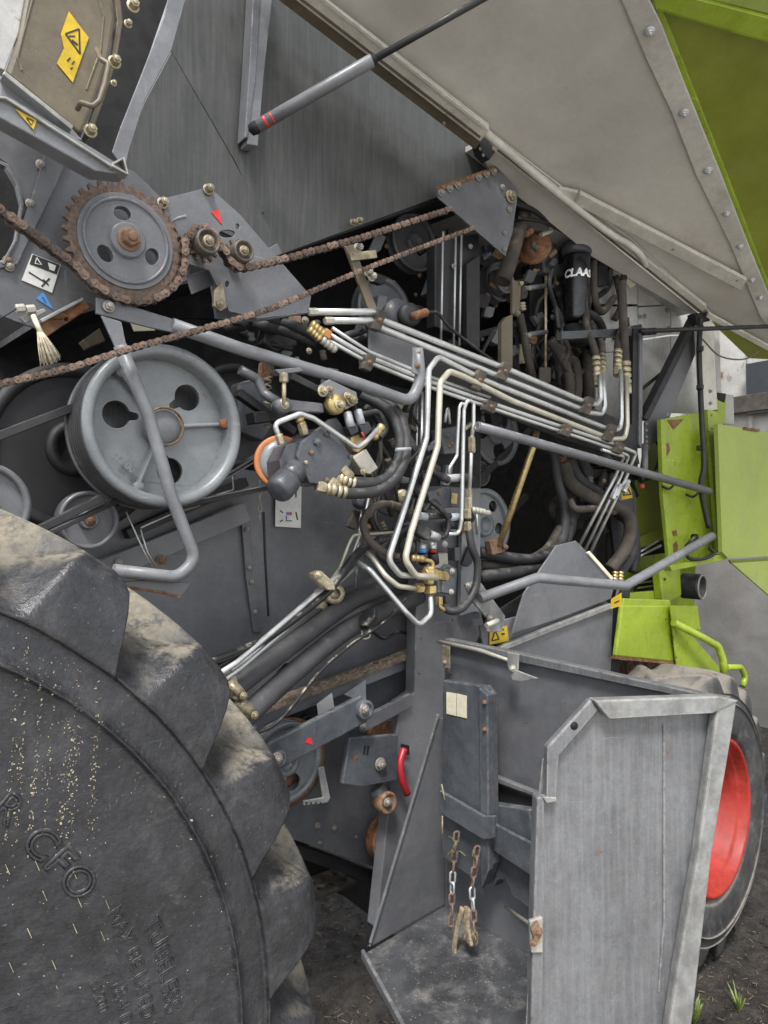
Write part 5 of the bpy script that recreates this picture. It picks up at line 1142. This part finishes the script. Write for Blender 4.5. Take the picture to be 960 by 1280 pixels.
plate('green_inner', [(806, 556), (830, 520), (835, 612), (798, 612)], 2.0, 'green_dark', GR, th=.01); plate('green_inner', [(795, 600), (828, 600), (832, 660), (800, 672), (795, 650)], 1.98, 'green_dark', GR, th=.01); plate('inner_ledge', [(797, 672), (830, 660), (832, 674), (798, 686)], 1.95, 'green_dark', GR, th=.03)
plate('inner_shade', [(790, 682), (835, 668), (838, 712), (790, 735)], 2.1, 'black', GR, th=.02, bevel=0)  # black sheet standing for the shade in the gap
for p in ([(800, 690, 1.95), (822, 676, 1.95)], [(798, 696, 1.95), (826, 682, 1.95)]): tube('wire', p, 1.4, 'zinc_pipe')
plate('green_back', [(776, 700), (842, 690), (870, 700), (868, 760), (776, 764)], 2.02, 'green', GR, th=.01)
plate('green_upright', [(824, 712), (850, 706), (852, 744), (838, 752), (828, 750)], 1.82, 'green', GR, th=.04, bevel=.004)
bolt(831, 724, 1.815, 5, 'cable', GR); plate('green_crossbar', [(780, 742), (828, 738), (836, 752), (780, 756)], 1.86, 'green', GR, th=.03)
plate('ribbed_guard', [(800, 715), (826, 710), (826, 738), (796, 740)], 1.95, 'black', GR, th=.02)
for k in range(4): plate('guard_rib', [(800, 716+k*6), (826, 712+k*6), (826, 714+k*6), (799, 718+k*6)], 1.94, 'green_dark', GR, th=.012)
plate('green_skirt_front', [(778, 757), (838, 757), (848, 828), (770, 820)], 1.74, 'green', GR, th=.02, bevel=.006)
plate('green_skirt_fold', [(780, 748), (838, 750), (839, 758), (778, 758)], 1.75, 'green', GR, th=.02, bevel=.004)
plate('skirt_dirt', [(770, 820), (848, 828), (848, 831), (769, 824)], 1.735, 'rust', GR, th=.02, bevel=0)
plate('green_side', [(838, 757), (872, 757), (876, 788), (858, 786), (905, 840), (890, 850), (846, 832)], 1.72, 'green', GR, th=.008, bevel=.003)
for x, y in ((832, 774), (841, 778), (840, 808), (845, 822), (841, 796)): bolt(x, y, 1.715, 4, 'cable', GR, wash=False)
tube('grab_handle', [(842, 778, 1.70), (880, 798, 1.66), (898, 808, 1.64), (904, 826, 1.63), (905, 846, 1.63)], 4.6, 'green', GR, f=12, n=12); tube('grab_handle', [(908, 834, 1.62), (926, 834, 1.62), (932, 846, 1.62), (928, 858, 1.62)], 3.6, 'green', GR, f=8)
DU = link('air_duct', None, CH); DU['label'] = 'black ribbed duct end with steel ring'
dc = at(853, 732, 1.86); dax = Vector((.15, -1, -.02)).normalized()
prof = [(.020, -.02)]
for k in range(8): prof += [(.056, k*.011), (.062, k*.011+.006)]
prof += [(.054, .092), (.050, .085), (.046, 0), (0, 0)]
MB().lathe(dc, dax, prof, 36).build('duct', 'hose', DU); MB().lathe(dc+dax*.090, dax, [(.052, 0), (.060, 0), (.060, .008), (.052, .008)], 36, close=True).build('ring', 'galv_edge', DU)
MB().lathe(at(858, 732, 1.86), dax, [(0, 0), (.05, 0), (.055, .02), (.05, .05), (0, .05)], 28).build('elbow', 'hose', DU)
for k in range(5):                       # serrated rusty knives under the green skirt
    x = 770+k*13; plate('knife', [(x, 850), (x+2, 830), (x+8, 826), (x+14, 850)], 1.90, 'rust', GR, th=.006)
plate('knife_shade', [(760, 824), (850, 830), (850, 870), (760, 860)], 2.0, 'black', GR, th=.01, bevel=0)  # black sheet that paints the shadow behind the knives

# ------------------------------------------------------------------ swung-up side cover
HA, HB, HC = at(390, 0, 1.84), at(880, 392, 1.84), at(790, 0, 1.22)
hn = (HB-HA).cross(HC-HA).normalized()
if hn.dot(CAM-HA) < 0: hn = -hn
SC = link('side_cover', None, CH); SC['label'] = 'beige inside of the swung-up side cover'
def cplate(name, poly, off, m, th=.006, bevel=.002, parent=SC):
    return MB().prism([[onp(x, y, HA+hn*off, hn) for x, y in poly]], -hn*th).build(name, m, parent, bevel)
def cbar(name, a, b_, w, off, th, m, bevel=.003):
    return cplate(name, strip([a, b_], w), off+th, m, th, bevel)
cplate('inner_skin', [(250, -120), (600, 160), (880, 386), (965, 446), (1000, 470), (985, 425), (962, 376), (932, 306), (896, 212), (854, 110), (824, 33), (808, 0), (770, -90)], 0, 'beige', .012)
cplate('rear_flange', [(800, -40), (812, 0), (828, 33), (858, 110), (900, 214), (938, 312), (968, 385), (970, 425), (950, 396), (913, 307), (870, 220), (840, 143), (810, 80), (776, 0), (760, -40)], .012, 'beige_flange', .010, .004)
for x, y in ((812, 39), (855, 141), (885, 213), (908, 267), (925, 308), (940, 350), (950, 372)): bolt(onp(x, y, HA+hn*.014, hn), r=13 if y < 250 else 11, m='chain_zinc', parent=SC, axis=hn)
cbar('lower_rail', (330, -42), (606, 170), 9.5, .03, .03, 'cream'); cbar('rail_groove', (330, -36), (600, 172), 1.4, .062, .004, 'rail_brown', 0); cbar('rail_lip', (330, -22), (598, 182), 7, .0, .02, 'rail_brown')
cbar('rail_top_lip', (345, -46), (606, 160), 2.0, .06, .008, 'cream', .001)
cbar('lower_rail', (618, 182), (880, 388), 5.5, .03, .022, 'cream'); cplate('cover_return', [(600, 190), (618, 186), (876, 394), (862, 392), (742, 322), (650, 248), (612, 214)], -.005, 'beige', .006); cbar('rail_groove', (622, 188), (878, 391), 1.0, .053, .003, 'rail_brown', 0)
cplate('inner_gutter', [(612, 165), (700, 232), (790, 300), (860, 365), (900, 402), (880, 396), (780, 316), (690, 244), (612, 180)], .02, 'beige', .01)
tube('seal_tube', [onp(600, 160, HA+hn*.04, hn), onp(700, 244, HA+hn*.05, hn), onp(760, 290, HA+hn*.05, hn), onp(785, 305, HA+hn*.05, hn), onp(800, 318, HA+hn*.05, hn), onp(808, 332, HA+hn*.04, hn)], 4.5, 'cream', SC, sp=True)
cbar('stiffener', (698, 241), (722, 247), 6, .02, .016, 'cream'); cbar('stiffener', (722, 249), (930, 357), 7.5, .03, .022, 'cream')
bolt(onp(841, 310, HA+hn*.044, hn), r=9, m='bolt', parent=SC, axis=hn); bolt(onp(921, 349, HA+hn*.044, hn), r=9, m='bolt', parent=SC, axis=hn)
cbar('stiffener_rust', (730, 258), (926, 362), 1.0, .02, .012, 'rust', 0)
cplate('cover_tail', [(888, 398), (966, 438), (975, 450), (936, 448), (894, 408)], .03, 'green_dark', .01); cbar('tail_strip', (884, 394), (965, 438), 3.2, .05, .012, 'cream')
plate('hinge_block', [(597, 172), (612, 166), (622, 186), (612, 200), (602, 190)], 1.86, 'black', SC, th=.04, bevel=.004)
for x, y in ((600, 186), (604, 194), (546, 134), (555, 154)): bolt(x, y, 1.85, 5, 'bolt', SC)
plate('hinge_block', [(868, 392), (886, 390), (888, 402), (872, 406)], 1.80, 'black', SC, th=.04, bevel=.004)
# green outer hood beyond the beige flange
HG = HA-hn*.05
def gplate(name, poly, off, m, th=.008, bevel=.004): return MB().prism([[onp(x, y, HG+hn*off, hn) for x, y in poly]], -hn*th).build(name, m, GH, bevel)
GH = link('green_outer_hood', None, CH); GH['label'] = 'lime green outer hood skin at the top right'
gplate('hood_skin', [(700, -120), (816, -60), (1120, -60), (1120, 520), (985, 420), (958, 372), (890, 200), (830, 50)], 0, 'green_dark')
gplate('hood_fold', [(820, 10), (828, 12), (900, 195), (968, 374), (960, 378), (890, 205), (826, 46)], .03, 'green', .03)
gplate('hood_edge', [(814, -4), (830, -12), (1100, 58), (1100, 78), (964, 57), (818, 14)], .05, 'green', .05, .01)
gplate('hood_edge', [(830, -60), (1100, -60), (1100, 40), (964, 20), (850, -8)], .04, 'green_pale', .04, .01)

# ------------------------------------------------------------------ open side bin
BI = link('side_bin', None, CH); BI['label'] = 'open grey sheet metal side bin with galvanised door'
XW, ZF = 1.665, .287
def wall(name, pts, m='paint', th=.005, bevel=.002, X=XW, parent=BI):           # sheet in the plane x = X, points (px, py)
    return MB().prism([[atx(px, py, X) for px, py in pts]], (th, 0, 0)).build(name, m, parent, bevel)
wall('bin_wall', [(556, 802), (893, 880), (862, 1060), (838, 1230), (640, 1190), (552, 1132)], 'paint')
wall('top_rail', [(556, 798), (640, 815), (880, 868), (906, 872), (906, 882), (640, 826), (556, 806)], 'galv', .03, .003, XW-.02)
a, b_ = atx(553, 1125, XW), Vector((1.283, 1.70, ZF))
# floor sheet with a folded front edge
fl = [Vector((1.665, 1.775, ZF)), Vector((1.283, 1.72, ZF)), Vector((1.02, .97, ZF)), Vector((1.665, .80, ZF))]
MB().prism([fl], (0, 0, -.008)).build('bin_floor', 'floor_dark', BI, .003)
d_ = (fl[2]-fl[1]); MB().box((fl[1]+fl[2])/2+Vector((0, 0, .004)), d_/2, Vector((.006, 0, 0)), Vector((0, 0, .012))).build('floor_lip', 'paint', BI, .003)
plate('bin_back', [(549, 898), (556, 898), (556, 1130), (470, 1180), (462, 1184)], 1.765, 'paint', BI, th=.006)
plate('back_flange', strip([(549, 893), (525, 975), (464, 1180)], 1.1), 1.758, 'paint', BI, th=.010, bevel=.002)
# galvanised door panel
CR = Vector((1.665, .835)); dn = Vector((-.89, .456)); 
def dpt(px, py):
    d = ray(px, py); n2 = Vector((dn.y, -dn.x)); t = (CR.x*n2.x+CR.y*n2.y)/(d.x*n2.x+d.y*n2.y); return CAM+d*t
nd = Vector((dn.y, -dn.x, 0)).normalized()
if nd.dot(CAM-Vector((CR.x, CR.y, 1))) < 0: nd = -nd
def dplate(name, poly, off, m, th, bevel=.002):
    return MB().prism([[dpt(x, y)+nd*off for x, y in poly]], -nd*th).build(name, m, BI, bevel)
dp = dplate('bin_door', [(678, 950), (736, 882), (890, 878), (893, 900), (836, 1330), (655, 1330), (672, 1010)], 0, 'galv', .004); dp['label'] = 'scratched galvanised door sheet'
dplate('door_top_flange', [(733, 871), (752, 894), (880, 887), (912, 872), (885, 866)], .035, 'galv_edge', .032, .004)
dplate('door_corner_flange', [(679, 930), (733, 871), (742, 884), (694, 940), (690, 1000), (678, 1000)], .022, 'galv', .02, .004)
dplate('door_side_flange', [(886, 882), (911, 872), (906, 905), (880, 1060), (848, 1330), (818, 1330), (836, 1210), (862, 1060)], .03, 'galv_edge', .028, .006)
dplate('door_left_edge', [(667, 993), (676, 991), (676, 1140), (672, 1330), (658, 1330), (662, 1150)], .02, 'galv', .03, .004)
dplate('door_tab', [(672, 991), (690, 992), (690, 997), (678, 999)], .024, 'galv_edge', .02, .002)
dplate('door_fold', [(828, 905), (831, 905), (831, 1160), (824, 1240), (821, 1240), (828, 1150)], .004, 'galv', .008, .003)
p = dpt(712, 904)+nd*.022; MB().lathe(p, nd, [(0, .0005), (.009, .0005), (.009, .001), (0, .001)], 16).build('drilled_hole', 'black', BI)
# latch on the door edge
LA = link('door_latch', None, BI)
dplate('latch_plate', [(656, 1143), (672, 1138), (672, 1182), (658, 1182)], .028, 'alu', .01, .002); dplate('latch_hook', [(655, 1150), (664, 1140), (668, 1158), (660, 1172), (654, 1170), (659, 1162)], .04, 'bolt_rust', .012, .003)
bi_bolt = bolt(dpt(664, 1152)+nd*.04, r=7, m='bolt_rust', parent=BI, axis=nd)
bpy.data.objects.remove(LA)
# things on the bin wall: pocket boxes, straps, prop rod
wall('pocket_box', [(553, 850), (605, 858), (613, 868), (616, 1080), (606, 1108), (552, 1070)], 'bluegrey', .03, .004, XW-.10)
bx = MB().prism([[atx(604, 858, XW-.10), atx(615, 868, XW-.10), atx(617, 1085, XW-.10), atx(607, 1110, XW-.10)]], (-.02, 0, 0)).build('pocket_box_edge', 'bluegrey', BI, .004)
for x, y in ((606, 878), (606, 912)): bolt(atx(x, y, XW-.122), r=6, m='bolt_rust', parent=BI, axis=(-1, 0, 0))
lb = MB().prism([[atx(558, 865, XW-.103), atx(570, 867, XW-.103), atx(570, 895, XW-.103), atx(558, 892, XW-.103)]], (.002, 0, 0)).build('paper_label', 'sticker_cream', BI)
MB().prism([[atx(571, 867, XW-.103), atx(583, 870, XW-.103), atx(583, 898, XW-.103), atx(571, 895, XW-.103)]], (.002, 0, 0)).build('paper_label', 'sticker_cream', BI)
wall('strap', [(549, 988), (604, 1020), (617, 1020), (617, 1048), (604, 1050), (549, 1016)], 'bluegrey', .012, .003, XW-.135)
wall('pocket_box', [(614, 1005), (662, 1012), (672, 1100), (668, 1140), (640, 1120), (632, 1100), (622, 1100), (616, 1110)], 'bluegrey', .04, .004, XW-.06)
wall('strap', [(614, 1028), (668, 1056), (668, 1098), (614, 1062)], 'bluegrey', .012, .003, XW-.10)
wall('shelf_lip', [(613, 968), (668, 990), (670, 996), (613, 976)], 'galv', .02, .003, XW-.05); wall('shelf', [(614, 978), (668, 1000), (664, 1015), (614, 1008)], 'black', .03, .003, XW-.03)
tube('door_rod', [atx(632, 1134, XW-.1), atx(660, 1153, XW-.28)], 2.2, 'bolt', BI)
tube('prop_rod', [atx(549, 802, XW-.04), atx(600, 813, XW-.04), atx(640, 827, XW-.05), atx(642, 838, XW-.05)], 2.8, 'alu', BI)
wall('prop_clip', [(634, 815), (648, 818), (647, 838), (638, 842), (634, 832)], 'galv_edge', .006, .002, XW-.06); wall('prop_tongue', [(636, 836), (646, 838), (672, 848), (652, 852), (640, 850)], 'galv_edge', .006, .002, XW-.065)
bolt(atx(641, 836, XW-.062), r=9, m='alu', parent=BI, axis=(-1, 0, 0))
wall('hook_plate', [(552, 806), (562, 808), (562, 836), (552, 834)], 'zinc_yellow', .004, .002, XW-.05); bolt(atx(556, 828, XW-.051), r=6, m='bolt', parent=BI, axis=(-1, 0, 0))
plate('diagonal_strap', strip([(574, 812), (562, 842)], 3), 1.74, 'paint', BI)
# sheets seen behind the rail
plate('rear_sheet', [(600, 782), (690, 760), (755, 746), (760, 754), (640, 804), (604, 806)], 1.80, 'paint', BI, th=.01); plate('rear_sheet_lip', strip([(625, 812), (690, 786), (766, 757)], 3), 1.765, 'galv_edge', BI, th=.02)
plate('rear_sheet', [(622, 815), (690, 789), (766, 760), (763, 850), (780, 860), (700, 850)], 1.78, 'paint', BI, th=.008); plate('rear_leg', [(764, 850), (766, 760), (790, 722), (784, 780), (772, 856)], 1.79, 'paint_dark', BI, th=.02)
sticker('warning_sticker', [(612, 785), (634, 782), (636, 801), (612, 806)], 1.795, 'sticker_yellow', BI, [*tri((615, 801), (619, 788), (624, 799), .8), strip([(627, 793), (631, 792)], 1.2), strip([(628, 787), (630, 787)], 1)], lab='yellow warning sticker by the handrail')

# ------------------------------------------------------------------ loose things hanging in the bin
XH = XW-.15
hang_chain('hanging_chain', [atx(571, 1040, XH), atx(566, 1090, XH), atx(564, 1158, XH)], .0095, .0075, .0036, 'chain_old', 'rusty chain hanging in the bin, left of the two, ending in orange', 'chain', 'chains hanging in the side bin', mats='chain_zinc')
hang_chain('hanging_chain', [atx(597, 1058, XH), atx(590, 1110, XH), atx(594, 1180, XH)], .0095, .0075, .0036, 'chain_old', 'rusty chain hanging in the bin, right of the two, beside the frayed rope', 'chain', 'chains hanging in the side bin', mats='chain_zinc')
RP = link('frayed_rope', None); tag(RP, 'frayed tan rope end hanging between the two rusty chains', 'rope')
for pts, r in (([(578, 1135), (572, 1160), (568, 1185), (570, 1206)], 4.5), ([(584, 1135), (584, 1158), (588, 1180)], 6)):
    Q = spline([atx(x, y, XH-.01) for x, y in pts], 10); b = MB()
    for s in range(9):
        ph = s*2*math.pi/9; b.tube([q+Vector((.3*math.cos(ph+i*.35), math.cos(ph+i*.35), .3*math.sin(ph+i*.35)))*r*.6*mpp(q) for i, q in enumerate(Q)], r*.42*mpp(Q[0]), 6)
    b.build('strand', 'rope', RP)
b = MB()
for k in range(40):
    p = atx(random.uniform(580, 594), 1160+random.uniform(0, 10), XH-.012); e = p+Vector((random.uniform(-.004, .004), random.uniform(-.012, .012), -random.uniform(.015, .035))); b.tube([p, e], .0009, 4)
o = b.build('fray', 'rope', RP); o['kind'] = 'stuff'
# grass stems caught on the chains
b = MB()
for x0, y0, x1, y1 in ((560, 1045, 572, 1056), (562, 1080, 568, 1055), (570, 1064, 582, 1070), (592, 1062, 590, 1075), (556, 1077, 566, 1062)):
    A_, B_ = atx(x0, y0, XH-.02), atx(x1, y1, XH-.02); b.tube([A_, (A_+B_)/2+Vector((0, 0, .006)), B_], .0013, 5)
tag(b.build('grass_stems', 'grass'), 'green grass stems caught on the hanging chains', 'grass', kind='stuff')
b = MB(); b.tube([atx(552, 980, XW-.15), atx(556, 1000, XW-.15)], .0022, 6); b.tube([atx(553, 1020, XW-.15), atx(553, 1048, XW-.15)], .0025, 6)
tag(b.build('straw_stalk', 'straw'), 'straw stalks stuck behind the bin strap', 'straw', kind='stuff')

# ------------------------------------------------------------------ weeds at the lower right
def weed(px, py, h, n, label):
    d = ray(px, py); p = CAM+d*((GZ-CAMZ)/d.z); b = MB(); root = None
    for k in range(n):
        a = random.uniform(0, 6.28); l = h*random.uniform(.5, 1.1); sp = random.uniform(.1, .75); w = h*random.uniform(.02, .055)
        pts = [p+Vector((math.cos(a)*sp*l*t, math.sin(a)*sp*l*t, l*(t-.35*sp*t*t))) for t in (0, .3, .6, .85, 1)]
        s = Vector((-math.sin(a), math.cos(a), 0)); vs = []
        for q, ww in zip(pts, (.6, 1, .9, .55, .05)): vs += [q-s*w*ww, q+s*w*ww+Vector((0, 0, w*.3))]
        b.add(vs, [(2*i, 2*i+1, 2*i+3, 2*i+2) for i in range(4)], True)
    o = b.build('weed', 'grass'); tag(o, label, 'weed', 'weeds on the bare soil'); return o
weed(868, 1282, .10, 34, 'low tufted green weed at the bottom edge, leftmost'); weed(924, 1264, .095, 14, 'upright green weed with few leaves near the right corner'); weed(884, 1252, .02, 4, 'tiny green sprout between the two larger weeds')
